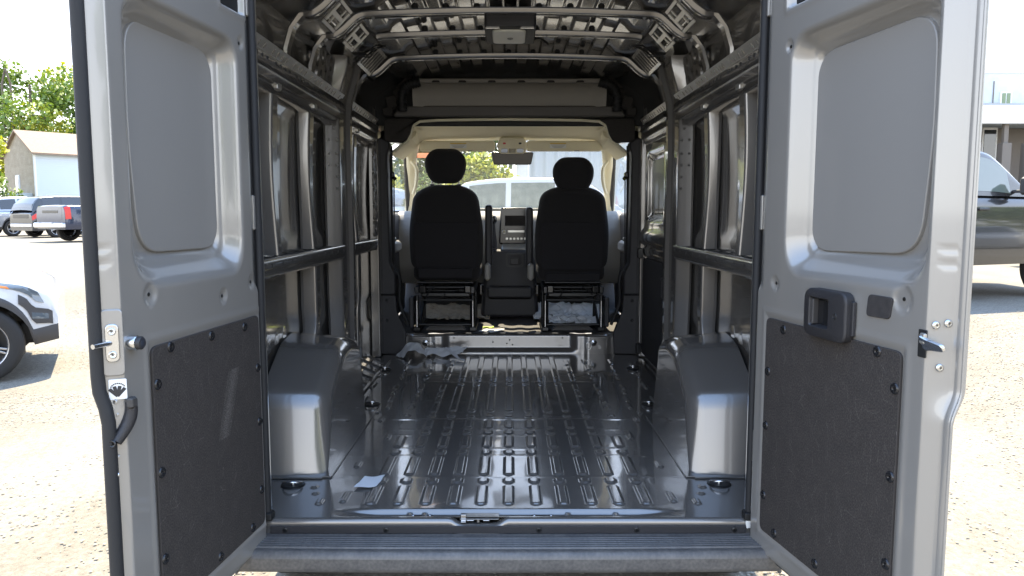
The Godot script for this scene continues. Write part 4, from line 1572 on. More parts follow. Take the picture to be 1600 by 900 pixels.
	# dashboard
	mb = MB.new()
	var prof := P2([[-3.96, 0.95], [-3.82, 1.10], [-3.78, 1.30], [-3.80, 1.40], [-3.86, 1.52], [-3.92, 1.56], [-4.05, 1.575], [-4.30, 1.54], [-4.46, 1.48], [-4.46, 1.0]])
	prof = rounded(prof, 0.04, 4)
	var fr := []
	for x in [-0.94, 0.94]: fr.append(Transform3D(Basis(Vector3(0, 0, 1), Vector3.UP, Vector3(-1, 0, 0)), Vector3(x, 0, 0)))
	mb.sweep(prof, fr, true)
	var ds := part("dashboard", mb, M.dash, van)
	# centre stack: screen, knobs, keys, console
	mb = MB.new()
	mb.puff(rounded(P2([[-0.09, 1.30], [0.19, 1.30], [0.18, 1.60], [-0.075, 1.60]]), 0.02, 4), -3.86, -3.745, 0.012)
	var cs := part("centre_stack", mb, M.gloss, ds)
	mb = MB.new()
	mb.rbox(Vector3(0.052, 1.51, -3.742), Vector3(0.185, 0.125, 0.006), 0.003, Basis(Vector3(1, 0, 0), -0.25))
	part("screen", mb, M.screen, cs)
	for s in [-1, 1]:
		mb = MB.new()
		mb.lathe([Vector2(0.018, 0.0), Vector2(0.017, 0.022), Vector2(0.014, 0.025), Vector2(0.0, 0.025)], Transform3D(Basis(Vector3(1, 0, 0), PI / 2), Vector3(0.052 + s * 0.098, 1.40, -3.745)), 16)
		part("knob", mb, M.zinc, cs)
	for k in 6:
		mb = MB.new()
		mb.rbox(Vector3(0.052 - 0.075 + k * 0.03, 1.345, -3.742), Vector3(0.022, 0.020, 0.010), 0.004)
		part("key", mb, M.zinc, cs)
	mb = MB.new()
	mb.rbox(Vector3(0.052, 1.405, -3.742), Vector3(0.14, 0.022, 0.008), 0.004)
	part("slot_trim", mb, M.zinc, cs)
	mb = MB.new()
	mb.rbox(Vector3(0.06, 1.265, -3.72), Vector3(0.26, 0.045, 0.10), 0.012, Basis(Vector3(1, 0, 0), 0.5))
	part("storage_tray", mb, M.zinc, cs)
	# gear lever on its boot
	mb = MB.new()
	mb.tube(P3([[-0.145, 1.28, -3.70], [-0.140, 1.40, -3.67], [-0.135, 1.47, -3.65]]), [0.045, 0.026, 0.016], 12)
	var gl := part("gear_lever", mb, M.plastic, ds)
	mb = MB.new()
	mb.lathe([Vector2(0.0, 0.035), Vector2(0.02, 0.032), Vector2(0.031, 0.015), Vector2(0.031, -0.012), Vector2(0.02, -0.03), Vector2(0.0, -0.035)], Transform3D(Basis.IDENTITY, Vector3(-0.135, 1.50, -3.645)), 18)
	part("lever_knob", mb, M.gloss, gl)
	# low centre console with a cup holder
	mb = MB.new()
	mb.puff(rounded(P2([[-0.24, 0.70], [0.24, 0.70], [0.20, 1.20], [0.14, 1.26], [-0.16, 1.26], [-0.20, 1.18]]), 0.05, 5), -3.95, -3.62, 0.03)
	var cc := part("centre_console", mb, M.plastic, van)
	mb = MB.new()
	var o1 := rrect(0.145, 0.115, 0.03, 4, Vector2(0.04, 1.175))
	var i1 := rrect(0.115, 0.085, 0.02, 4, Vector2(0.04, 1.178))
	var oo := PackedVector3Array()
	var ii := PackedVector3Array()
	for k in o1.size():
		oo.append(Vector3(o1[k].x, o1[k].y, -3.60)); ii.append(Vector3(i1[k].x, i1[k].y, -3.60))
	mb.ring(oo, ii, Vector3(0, 0, -0.025))
	mb.rbox(Vector3(0.04, 1.165, -3.612), Vector3(0.07, 0.055, 0.014), 0.006)
	part("cup_holder", mb, M.cladding, cc)
	mb = MB.new()
	mb.rbox(Vector3(0.0, 0.915, -3.60), Vector3(0.38, 0.11, 0.06), 0.03)
	part("lower_tray", mb, M.plastic, cc)
	# steering wheel
	mb = MB.new()
	var sw := PackedVector3Array()
	var st := Transform3D(Basis(Vector3(1, 0, 0), 0.9), Vector3(-0.45, 1.44, -3.62))
	for k in 33:
		var a = TAU * k / 32.0
		sw.append(st * Vector3(cos(a) * 0.19, 0, sin(a) * 0.19))
	mb.tube(sw, 0.015, 8, false)
	var swp := part("steering_wheel", mb, M.gloss, ds)
	mb = MB.new()
	mb.rbox(st.origin, Vector3(0.36, 0.03, 0.05), 0.012, st.basis)
	mb.rbox(st.origin, Vector3(0.14, 0.045, 0.12), 0.02, st.basis)
	part("hub", mb, M.plastic, swp)

func seat(van: Node3D, s: float) -> void:
	var lift = 0.0 if s < 0 else -0.035
	var c = Vector3(s * 0.462, 0, -3.14)
	if s < 0: c.x = -0.470
	var mb := MB.new()
	var lean := Transform3D(Basis(Vector3(1, 0, 0), 0.10), Vector3(c.x, 1.44, c.z))
	mb.puff(rounded(P2([[-0.265, -0.31], [0.265, -0.31], [0.275, -0.02], [0.235, 0.255], [0.12, 0.318 + lift * 0.3], [-0.12, 0.318 + lift * 0.3], [-0.235, 0.255], [-0.275, -0.02]]), 0.09, 6), -0.09, 0.06, 0.05, lean, 5)
	var bk := part("seat_back", mb, M.fabric, van)
	bk.set_meta("label", "black fabric driver seat, back turned to the cargo bay" if s < 0 else "black fabric passenger seat, back turned to the cargo bay")
	mb = MB.new()
	mb.puff(rounded(P2([[-0.225, -0.30], [0.225, -0.30], [0.238, 0.055], [-0.238, 0.055]]), 0.03, 4), 0.055, 0.068, 0.005, lean)
	part("back_panel", mb, M.panelboard, bk)
	mb = MB.new()
	var hy = 0.455 if s < 0 else 0.395
	mb.puff(rounded(P2([[-0.10, -0.125], [0.10, -0.125], [0.150, -0.03], [0.150, 0.06], [0.09, 0.125], [-0.09, 0.125], [-0.150, 0.06], [-0.150, -0.03]]), 0.07, 6), -0.065, 0.045, 0.042, lean * Transform3D(Basis.IDENTITY, Vector3(0.003, hy, 0.0)), 5)
	var hr := part("head_rest", mb, M.fabric, bk)
	for e in [-0.098, 0.098]:
		mb = MB.new()
		mb.tube(PackedVector3Array([lean * Vector3(e, 0.27, -0.01), lean * Vector3(e, hy - 0.09, -0.01)]), 0.0065, 8)
		part("post", mb, M.steel, hr)
		mb = MB.new()
		mb.tube(PackedVector3Array([lean * Vector3(e, 0.30 + lift * 0.3, -0.01), lean * Vector3(e, 0.326 + lift * 0.3, -0.01)]), 0.017, 10)
		part("guide", mb, M.plastic, hr)
	# folded-up arm rest on the inner side
	mb = MB.new()
	var ax: float = c.x - s * 0.315
	mb.puff(rrect(0.055, 0.46, 0.024, 5), -0.04, 0.04, 0.015, Transform3D(Basis(Vector3(1, 0, 0), 0.08), Vector3(ax, 1.385 + lift * 0.5, c.z - 0.05)))
	part("arm_rest", mb, M.plastic, bk)
	mb = MB.new()
	mb.rbox(Vector3(ax + s * 0.01, 1.12, c.z + 0.01), Vector3(0.05, 0.13, 0.09), 0.02)
	part("recliner_cover", mb, M.dash, bk)
	# cushion and its pan
	mb = MB.new()
	mb.puff(rrect(0.50, 0.50, 0.07, 5), 0.0, 0.13, 0.045, look(Vector3(1, 0, 0), Vector3(0, 0, -1), Vector3(c.x, 1.05, c.z - 0.24)), 4)
	part("seat_cushion", mb, M.fabric, bk)
	mb = MB.new()
	mb.puff(rrect(0.40, 0.075, 0.015), -0.02, 0.02, 0.008, Transform3D(Basis.IDENTITY, Vector3(c.x, 1.115 + lift, c.z + 0.09)))
	part("rear_skirt", mb, M.panelboard, bk)
	# tube frame of the seat stand
	mb = MB.new()
	for e in [-1, 1]:
		var x: float = c.x + e * 0.203
		mb.tube(P3([[x, 0.70, -2.975], [x, 0.96, -2.985]]), 0.013, 10)
		mb.tube(P3([[x, 0.70, -3.42], [x, 1.02, -3.42]]), 0.013, 10)
		mb.rbox(Vector3(x, 1.0, -3.2), Vector3(0.03, 0.05, 0.48), 0.006)
		mb.rbox(Vector3(x, 0.715, -3.2), Vector3(0.05, 0.03, 0.50), 0.006)
	var fm := part("seat_frame", mb, M.darkmetal, bk)
	for y in [0.745, 0.925, 1.015, 1.05]:
		mb = MB.new()
		mb.tube(P3([[c.x - 0.203, y, -2.985 - (0.03 if y > 1.0 else 0.0)], [c.x + 0.203, y, -2.985 - (0.03 if y > 1.0 else 0.0)]]), 0.009, 8)
		part("crossbar", mb, M.darkmetal, fm)
	for e in [-1, 1]:
		mb = MB.new()
		mb.tube(P3([[c.x + e * 0.203, 0.715, -2.968], [c.x + e * 0.203, 0.92, -2.972]]), 0.0055, 8)
		part("bright_rod", mb, M.steel, fm)
	mb = MB.new()
	mb.rbox(Vector3(c.x + s * 0.245, 0.835, -3.05), Vector3(0.035, 0.22, 0.14), 0.008)
	part("side_cover", mb, M.plastic, fm)
	mb = MB.new()
	mb.rbox(Vector3(c.x - s * 0.262, 1.0, -3.03), Vector3(0.035, 0.085, 0.11), 0.015)
	part("buckle_stalk", mb, M.gloss, fm)
	mb = MB.new()
	var rng := RandomNumberGenerator.new()
	rng.seed = 77 + int(s)
	for k in 7:
		var p0 = Vector3(c.x + rng.randf_range(-0.2, 0.2), rng.randf_range(0.98, 1.07), -3.0 - rng.randf() * 0.15)
		mb.tube(curve([p0, p0 + Vector3(rng.randf_range(-0.06, 0.06), -0.03, 0.02), p0 + Vector3(rng.randf_range(-0.1, 0.1), -0.05 - rng.randf() * 0.05, -0.02)], 5), 0.004, 6)
	part("wiring", mb, M.black, fm)
	for e in [-1, 1]:
		mb = MB.new()
		mb.tube(P3([[c.x + e * 0.19, 0.73, -3.0], [c.x + e * 0.17, 1.0, -3.38]]), 0.011, 8)
		part("brace", mb, M.darkmetal, fm)
		mb = MB.new()
		mb.rbox(Vector3(c.x + e * 0.165, 1.0, -3.02), Vector3(0.055, 0.06, 0.05), 0.012)
		part("adjuster", mb, M.gloss, fm)
	for k in 3:
		mb = MB.new()
		mb.tube(P3([[c.x - 0.20, 0.985 + 0.028 * k, -3.06 - 0.03 * k], [c.x + 0.20, 0.985 + 0.028 * k, -3.06 - 0.03 * k]]), 0.006, 6)
		part("spring_wire", mb, M.darkmetal, fm)
	mb = MB.new()
	mb.rbox(Vector3(c.x, 0.955, -3.10), Vector3(0.36, 0.035, 0.10), 0.01)
	part("slide_housing", mb, M.darkmetal, fm)
	mb = MB.new()
	mb.hexa([Vector3(c.x - 0.15, 0.70, -3.0), Vector3(c.x + 0.15, 0.70, -3.0), Vector3(c.x + 0.15, 0.70, -3.10), Vector3(c.x - 0.15, 0.70, -3.10), Vector3(c.x - 0.11, 0.735, -3.02), Vector3(c.x + 0.11, 0.735, -3.02), Vector3(c.x + 0.11, 0.735, -3.09), Vector3(c.x - 0.11, 0.735, -3.09)])
	part("floor_mount", mb, M.inner, fm)

# a strip of sheet along a path, with its own width direction and thickness
func ribbon(mb: MB, pts: Array, wid: Array, thick := 0.0012, n := 6) -> void:
	var line := curve(pts, n)
	var wd := curve(wid, n)
	var top := []
	var rows := []
	for i in line.size():
		var t = (line[min(i + 1, line.size() - 1)] - line[max(i - 1, 0)]).normalized()
		var w = wd[i]
		var nn = t.cross(w).normalized() * thick
		var row := PackedVector3Array()
		for k in 5:
			var q: float = k / 4.0 - 0.5
			row.append(line[i] + w * q + nn * (0.5 + 2.0 * sin(k * 2.1 + i * 0.7)))
		var back := PackedVector3Array()
		for k in 5:
			back.append(row[4 - k] - nn)
		row.append_array(back)
		rows.append(row)
	mb.grid(rows, true)

func loose_items() -> void:
	# white paper on the cargo floor
	var mb := MB.new()
	ribbon(mb, [Vector3(-0.553, 0.5595, -0.30), Vector3(-0.51, 0.558, -0.305), Vector3(-0.475, 0.560, -0.31)], [Vector3(0.02, 0.001, -0.11), Vector3(0.015, 0.0, -0.112), Vector3(0.012, 0.002, -0.113)], 0.0008, 5)
	lone("paper_slip", mb, M.paper, "small white paper slip lying on the cargo floor near the rear sill", "paper")
	# grey plastic strap, crumpled against the riser
	mb = MB.new()
	var sheet_a := P3([[-0.795, 0.558, -2.74], [-0.77, 0.585, -2.79], [-0.719, 0.636, -2.80], [-0.656, 0.645, -2.81], [-0.616, 0.608, -2.80], [-0.57, 0.566, -2.79]])
	var sheet_b := P3([[-0.735, 0.557, -2.68], [-0.711, 0.590, -2.70], [-0.684, 0.606, -2.71], [-0.640, 0.597, -2.70], [-0.609, 0.583, -2.70], [-0.575, 0.562, -2.71]])
	var sheet_c := P3([[-0.60, 0.596, -2.80], [-0.56, 0.610, -2.80], [-0.479, 0.606, -2.78], [-0.398, 0.616, -2.80], [-0.335, 0.617, -2.78], [-0.294, 0.622, -2.79]])
	var sheet_d := P3([[-0.58, 0.570, -2.73], [-0.535, 0.575, -2.73], [-0.464, 0.563, -2.71], [-0.393, 0.572, -2.73], [-0.348, 0.580, -2.72], [-0.326, 0.591, -2.73]])
	var sheet_e := P3([[-0.470, 0.612, -2.77], [-0.410, 0.590, -2.70], [-0.360, 0.566, -2.62], [-0.300, 0.559, -2.57]])
	var sheet_f := P3([[-0.440, 0.616, -2.77], [-0.385, 0.594, -2.71], [-0.340, 0.567, -2.64], [-0.298, 0.559, -2.58]])
	for pr in [[sheet_a, sheet_b], [sheet_c, sheet_d], [sheet_e, sheet_f]]:
		var up: Array = []
		var dn: Array = []
		for p in pr[0]: up.append(p)
		for p in pr[1]: dn.append(p)
		var la := curve(up, 5)
		var lb := curve(dn, 5)
		var rows_s := []
		for k in 6:
			var row := PackedVector3Array()
			for i in la.size():
				row.append(la[i].lerp(lb[i], k / 5.0) + Vector3(0, 0.004 * sin(k * 1.9 + i * 0.8), 0.003 * cos(i * 1.3 + k)))
			rows_s.append(row)
		mb.grid(rows_s)
	lone("plastic_strap", mb, M.ribbon, "crumpled pale grey plastic strap lying against the riser", "strap")
	# things on the cab floor
	mb = MB.new()
	ribbon(mb, [Vector3(-0.20, 0.704, -2.98), Vector3(-0.12, 0.702, -2.97), Vector3(-0.04, 0.712, -2.96)], [Vector3(0.05, 0.0, -0.11), Vector3(0.03, 0.01, -0.10), Vector3(0.01, 0.0, -0.05)], 0.001, 5)
	lone("folded_paper", mb, M.paper, "folded white paper on the cab floor between the two seats", "paper")
	mb = MB.new()
	ribbon(mb, [Vector3(-0.20, 0.703, -3.12), Vector3(-0.16, 0.704, -3.13), Vector3(-0.12, 0.703, -3.14)], [Vector3(0.0, 0.0, -0.03), Vector3(0.0, 0.0, -0.035), Vector3(0.0, 0.0, -0.02)], 0.002, 4)
	lone("lime_tag", mb, M.lime, "tiny lime green tag on the cab floor beside the folded paper", "tag")
	for s in [-1, 1]:
		# protective paper mats and crumpled film in the footwells
		mb = MB.new()
		var rows := []
		var f := FastNoiseLite.new()
		f.seed = 5 + int(s)
		f.frequency = 3.0
		for j in 25:
			var row := PackedVector3Array()
			for i in 25:
				var x: float = s * 0.46 + lerp(-0.27, 0.30, i / 24.0)
				var z: float = lerp(-3.45, -3.86, j / 24.0)
				row.append(Vector3(x, 0.712 + (0.05 if s < 0 else 0.09) * abs(f.get_noise_2d(x * 2.5, z * 3.5)) + 0.06 * sstep(-3.6, -3.8, z), z))
			rows.append(row)
		mb.grid(rows)
		if s < 0: lone("paper_floor_mat", mb, M.kraft, "brown protective paper mat in the footwell ahead of the driver seat", "floor mat")
		else: lone("plastic_film", mb, M.paper, "crumpled white plastic film in the footwell ahead of the passenger seat", "plastic film")
	mb = MB.new()
	var rr := []
	var g := FastNoiseLite.new()
	g.seed = 9
	g.frequency = 9.0
	for j in 17:
		var row := PackedVector3Array()
		for i in 21:
			var x: float = lerp(0.30, 0.66, i / 20.0)
			var z: float = lerp(-3.10, -3.34, j / 16.0)
			row.append(Vector3(x, 0.722 + 0.035 * abs(g.get_noise_2d(x, z)) * 2.0 + 0.02 * sstep(-3.2, -3.3, z), z))
		rr.append(row)
	mb.grid(rr)
	lone("film_wad", mb, M.paper, "crumpled clear white wrap stuffed under the passenger seat", "plastic film")

# ---------------------------------------------------------------- other vehicles
func along(pts: Array, s: float) -> float:
	if s <= pts[0][0]: return pts[0][1]
	for i in pts.size() - 1:
		if s <= pts[i + 1][0]:
			var t: float = (s - pts[i][0]) / (pts[i + 1][0] - pts[i][0])
			var a: float = pts[max(i - 1, 0)][1]
			var b: float = pts[min(i + 2, pts.size() - 1)][1]
			return lerp(lerp(float(pts[i][1]), float(pts[i + 1][1]), t), cubic_interpolate(pts[i][1], pts[i + 1][1], a, b, t), 0.5)
	return pts[pts.size() - 1][1]

func body_point(P: Dictionary, s: float, f: float, side: float, off := 0.0) -> Vector3:
	# f 0..1 up the flank, 1..2 over the top to the middle
	var L: float = P.L
	var hw: float = P.W / 2 * (1.0 - 0.20 * pow(1.0 - clampf(s / 0.60, 0, 1), 2.2) - 0.09 * pow(1.0 - clampf((L - s) / 0.40, 0, 1), 2.2))
	var y0: float = P.gc + 0.05 * (1.0 - clampf(s / 0.3, 0, 1))
	for a in P.axles:
		var R: float = P.r * 1.20
		var d: float = abs(s - a)
		if d < R: y0 = max(y0, P.r + sqrt(R * R - d * d) - 0.02)
	var yt = along(P.top, s)
	y0 = min(y0, yt - 0.08)
	if f <= 1.0:
		var y: float = lerp(y0, yt, f)
		var full: float = (y - P.gc) / max(0.1, yt - P.gc)
		var x = hw - 0.035 * (1.0 - sstep(0.0, 0.16, full)) - 0.012 * sstep(0.45, 0.62, full) - 0.03 * sstep(0.62, 0.90, full) - 0.07 * sstep(0.88, 1.0, full)
		return Vector3(side * (x + off), y, s - L / 2)
	var t = f - 1.0
	var xt = hw - 0.147
	return Vector3(side * xt * (1.0 - t), yt + 0.025 * sin(t * PI / 2) + off, s - L / 2)

func cab_point(P: Dictionary, s: float, g: float, side: float, off := 0.0) -> Vector3:
	var yb = along(P.top, s) - 0.01
	var yr: float = max(yb + 0.002, along(P.roof, s))
	var wb: float = P.W / 2 - 0.075
	var lean: float = P.get("lean", 0.33)
	if g <= 1.0:
		var y: float = lerp(yb, yr, g)
		var x = wb - (y - yb) * lean - 0.02 * sstep(0.88, 1.0, g)
		return Vector3(side * (x + off), y, s - P.L / 2)
	var t = g - 1.0
	var xt: float = wb - (yr - yb) * lean - 0.02
	return Vector3(side * xt * (1.0 - t), yr + 0.035 * sin(t * PI / 2) + off, s - P.L / 2)

func patch(P: Dictionary, cabin: bool, s0: float, s1: float, f0: float, f1: float, side: float, off: float, slant := 0.0, n := 8) -> MB:
	var mb := MB.new()
	var rows := []
	for i in n + 1:
		var row := PackedVector3Array()
		for j in n + 1:
			var f: float = lerp(f0, f1, j / float(n))
			var s: float = lerp(s0, s1, i / float(n)) + slant * (j / float(n)) * (1.0 if i < n else P.get("end_slant", 1.0))
			row.append(cab_point(P, s, f, side, off) if cabin else body_point(P, s, f, side, off))
		rows.append(row)
	mb.grid(rows)
	return mb

func vehicle(called: String, label: String, category: String, P: Dictionary, at: Transform3D, group := "") -> Node3D:
	var o := thing(called, label, category, at, group)
	var mb := MB.new()
	var rows := []
	var L: float = P.L
	var n := 110
	for i in n + 1:
		var s = L * i / n
		var row := PackedVector3Array()
		for f in [0.0, 0.06, 0.14, 0.25, 0.38, 0.5, 0.62, 0.72, 0.82, 0.90, 0.96, 1.0, 1.25, 1.6]: row.append(body_point(P, s, f, -1))
		for f in [2.0, 1.6, 1.25, 1.0, 0.96, 0.90, 0.82, 0.72, 0.62, 0.5, 0.38, 0.25, 0.14, 0.06, 0.0]: row.append(body_point(P, s, f, 1))
		rows.append(row)
	mb.grid(rows)
	mb.cap(rows[0], Vector3(0, 0, -1))
	mb.cap(rows[n], Vector3(0, 0, 1))
	part("body", mb, P.paint, o)
	mb = MB.new()
	mb.rbox(Vector3(0, P.gc + 0.12, 0), Vector3(P.W - 0.5, 0.22, L - 0.3), 0.05)
	part("underside", mb, M.black, o)
	# cabin
	mb = MB.new()
	rows = []
	var r0: float = P.roof[0][0]
	var r1: float = P.roof[P.roof.size() - 1][0]
	for i in 61:
		var s: float = lerp(r0, r1, i / 60.0)
		var row := PackedVector3Array()
		for g in [0.0, 0.3, 0.6, 0.85, 0.95, 1.0, 1.2, 1.6]: row.append(cab_point(P, s, g, -1))
		for g in [2.0, 1.6, 1.2, 1.0, 0.95, 0.85, 0.6, 0.3, 0.0]: row.append(cab_point(P, s, g, 1))
		rows.append(row)
	mb.grid(rows)
	part("cabin", mb, P.get("roof_paint", P.paint), o)
	# windows: front, rear, sides
	var w: Array = P.screen
	for e in [[w[0], w[1], "windscreen"], [w[2], w[3], "rear_window"]]:
		mb = MB.new()
		rows = []
		for i in 9:
			var s: float = lerp(float(e[0]), float(e[1]), i / 8.0)
			var row := PackedVector3Array()
			for k in 13:
				var q: float = lerp(-0.93, 0.93, k / 12.0)
				row.append(cab_point(P, s, 2.0 - abs(q), -1.0 if q < 0 else 1.0, 0.006) + Vector3(0, 0.0, -0.004 if e[2] == "windscreen" else 0.004))
			rows.append(row)
		mb.grid(rows)
		part(e[2], mb, P.get("glass", M.tint), o)
	for side in [-1, 1]:
		for e in P.sides:
			part("side_window", patch(P, true, e[0], e[1], 0.10, 0.86, side, 0.004, e[2]), P.get("glass", M.tint), o)
		for e in P.get("lamps", []):
			part(e[0], patch(P, false, e[1], e[2], e[3], e[4], side, 0.008, e[6] if e.size() > 6 else 0.0), e[5], o)
		if P.has("clad"):
			mb = MB.new()
			rows = []
			for i in n + 1:
				var s = L * i / n
				var row := PackedVector3Array()
				for k in 5:
					var base := body_point(P, s, 0.0, side)
					var yt = along(P.top, s)
					var y0 = base.y
					var hgt: float = P.clad if y0 < P.gc + 0.12 else 0.075
					var f: float = clampf(hgt * k / 4.0 / max(0.1, yt - y0), 0.0, 0.8)
					row.append(body_point(P, s, f, side, 0.010 if k < 4 else 0.001))
				rows.append(row)
			mb.grid(rows)
			part("cladding", mb, M.cladding, o)
		for s in P.get("seams", []):
			part("door_seam", patch(P, false, s, s + 0.010, 0.10, 0.97, side, 0.0015, 0.0, 10), M.black, o)
		for s in P.get("handles", []):
			mb = MB.new()
			var p := body_point(P, s, 0.80, side, 0.02)
			mb.rbox(p, Vector3(0.03, 0.035, 0.20), 0.010)
			part("door_handle", mb, P.get("handle_mat", P.paint), o)
		if P.has("mirror_at"):
			mb = MB.new()
			var p := body_point(P, P.mirror_at, 1.0, side, 0.0)
			mb.rbox(p + Vector3(side * 0.20, 0.13, 0.02), Vector3(0.20, P.get("mirror_h", 0.16), 0.10), 0.035)
			mb.rbox(p + Vector3(side * 0.06, 0.06, 0.02), Vector3(0.16, 0.04, 0.05), 0.01)
			part("door_mirror", mb, P.get("mirror_paint", M.cladding), o)
		for a in P.axles:
			wheel(o, Vector3(side * (P.W / 2 - 0.115), P.r, a - L / 2), P.r, 0.225, side, P.get("rim", M.rim), P.get("spokes", 5))
	return o

func suv(paint: Material, more := {}) -> Dictionary:
	var P := {L = 4.75, W = 1.92, r = 0.375, axles = [0.92, 3.80], gc = 0.30, paint = paint,
		top = [[0, 0.72], [0.06, 0.88], [0.25, 1.02], [1.2, 1.12], [1.4, 1.13], [4.1, 1.16], [4.6, 1.14], [4.75, 1.00]],
		roof = [[1.25, 1.12], [2.0, 1.68], [2.5, 1.77], [3.7, 1.76], [4.35, 1.68], [4.62, 1.40], [4.72, 1.14]],
		screen = [1.32, 1.95, 4.42, 4.68], sides = [[1.85, 2.55, 0.0], [2.62, 3.45, 0.0], [3.55, 4.25, 0.0]], clad = 0.14,
		lamps = [["tail_light", 4.52, 4.74, 0.62, 0.86, M.red], ["headlight", 0.02, 0.40, 0.66, 0.86, M.lens]], seams = [1.55, 2.6, 3.5], handles = [2.45, 3.35], mirror_at = 1.75}
	P.merge(more, true)
	return P

func pickup(paint: Material, more := {}) -> Dictionary:
	var P := {L = 5.9, W = 2.04, r = 0.42, axles = [1.02, 4.68], gc = 0.46, paint = paint, lean = 0.27,
		top = [[0, 0.98], [0.06, 1.14], [0.3, 1.26], [1.5, 1.36], [1.7, 1.38], [3.9, 1.40], [5.8, 1.40], [5.9, 1.36]],
		roof = [[1.60, 1.37], [2.35, 1.93], [2.8, 2.0], [3.6, 1.98], [3.85, 1.90], [3.98, 1.41]],
		screen = [1.68, 2.28, 3.87, 3.96], sides = [[2.12, 2.86, 0.0], [2.96, 3.74, 0.0]],
		lamps = [["tail_light", 5.72, 5.89, 0.48, 0.94, M.red], ["headlight", 0.02, 0.32, 0.66, 0.88, M.lens]], seams = [1.72, 2.92, 3.88], handles = [2.72, 3.66], mirror_at = 2.02, mirror_h = 0.24}
	P.merge(more, true)
	return P

# ---------------------------------------------------------------- plants and buildings
func rise(x: float, z: float) -> float:
	# the lot climbs a little away from the van
	var l = 0.55 * (1.0 - sstep(-13.0, -7.5, x))
	var r = 0.38 * sstep(3.2, 5.4, x)
	var f = 0.45 * (1.0 - sstep(-10.5, -7.0, z))
	return max(l, max(r * (1.0 - sstep(-3.0, -0.5, z)), f))

func leaves(mb: MB, c: Vector3, rad: Vector3, count: int, size: float, rng: RandomNumberGenerator) -> void:
	for k in count:
		var d = Vector3(rng.randfn(), rng.randfn(), rng.randfn()).normalized()
		var q = c + Vector3(d.x * rad.x, d.y * rad.y, d.z * rad.z) * pow(rng.randf(), 0.45)
		var b = Basis(Vector3(rng.randfn(), rng.randfn(), rng.randfn()).normalized(), rng.randf() * TAU)
		var l = size * rng.randf_range(0.6, 1.25)
		var nn = (b.y + d * 0.7 + Vector3.UP * 0.5).normalized()
		var a = mb.vert(q - b.x * l * 0.5, nn)
		var e = mb.vert(q + b.z * l * 0.36 + b.y * l * 0.08, nn)
		var f = mb.vert(q + b.x * l * 0.5, nn)
		var g = mb.vert(q - b.z * l * 0.36 + b.y * l * 0.08, nn)
		mb.face(a, e, f); mb.face(a, f, g)

func tree(label: String, at: Vector3, height: float, rad: float, size: float, count: int, m1: Material, m2: Material, seed_: int, called := "leafy_tree", group := "") -> Node3D:
	var o := thing(called, label, "tree", Transform3D(Basis.IDENTITY, at), group)
	var rng := RandomNumberGenerator.new()
	rng.seed = seed_
	var mb := MB.new()
	mb.tube(P3([[0, -0.2, 0], [0.1, height * 0.3, 0.05], [0.0, height * 0.6, -0.1], [0.1, height * 0.85, 0]]), [height * 0.035, height * 0.026, height * 0.016, height * 0.006], 10)
	var lobes := []
	for k in 26:
		var a = rng.randf() * TAU
		var y = rng.randf_range(0.30, 0.95)
		var w: float = rad * (0.35 + 0.75 * sin(PI * clampf((y - 0.12) / 0.92, 0.0, 1.0)))
		var c = Vector3(cos(a) * w * rng.randf_range(0.3, 0.9), y * height, sin(a) * w * rng.randf_range(0.3, 0.9))
		lobes.append(c)
		if k % 2 == 0: mb.tube(P3([[0, c.y * 0.6, 0], [c.x * 0.5, c.y * 0.8, c.z * 0.5], [c.x, c.y, c.z]]), [height * 0.012, height * 0.008, height * 0.003], 6)
	part("trunk", mb, M.bark, o)
	var a1 := MB.new()
	var a2 := MB.new()
	for i in lobes.size():
		var lr = rad * rng.randf_range(0.26, 0.42)
		leaves(a1 if i % 3 != 0 else a2, lobes[i], Vector3(lr, lr * 0.75, lr), count / 26, size, rng)
	part("crown", a1, m1, o)
	part("crown", a2, m2, o)
	return o

func bush(label: String, at: Vector3, rad: Vector3, count: int, size: float, m1: Material, m2: Material, seed_: int) -> void:
	var o := thing("leafy_bush", label, "bush", Transform3D(Basis.IDENTITY, at))
	var rng := RandomNumberGenerator.new()
	rng.seed = seed_
	var a1 := MB.new()
	var a2 := MB.new()
	var st := MB.new()
	for k in 16:
		var c = Vector3(rng.randf_range(-1, 1) * rad.x, rng.randf_range(0.25, 1.0) * rad.y, rng.randf_range(-1, 1) * rad.z)
		leaves(a1 if k % 3 != 0 else a2, c, rad * 0.36, count / 16, size, rng)
		st.tube(P3([[c.x * 0.3, -0.1, c.z * 0.3], [c.x * 0.8, c.y * 0.6, c.z * 0.8], [c.x, c.y, c.z]]), 0.03, 5)
	part("stem", st, M.bark, o)
	part("foliage", a1, m1, o)
	part("foliage", a2, m2, o)

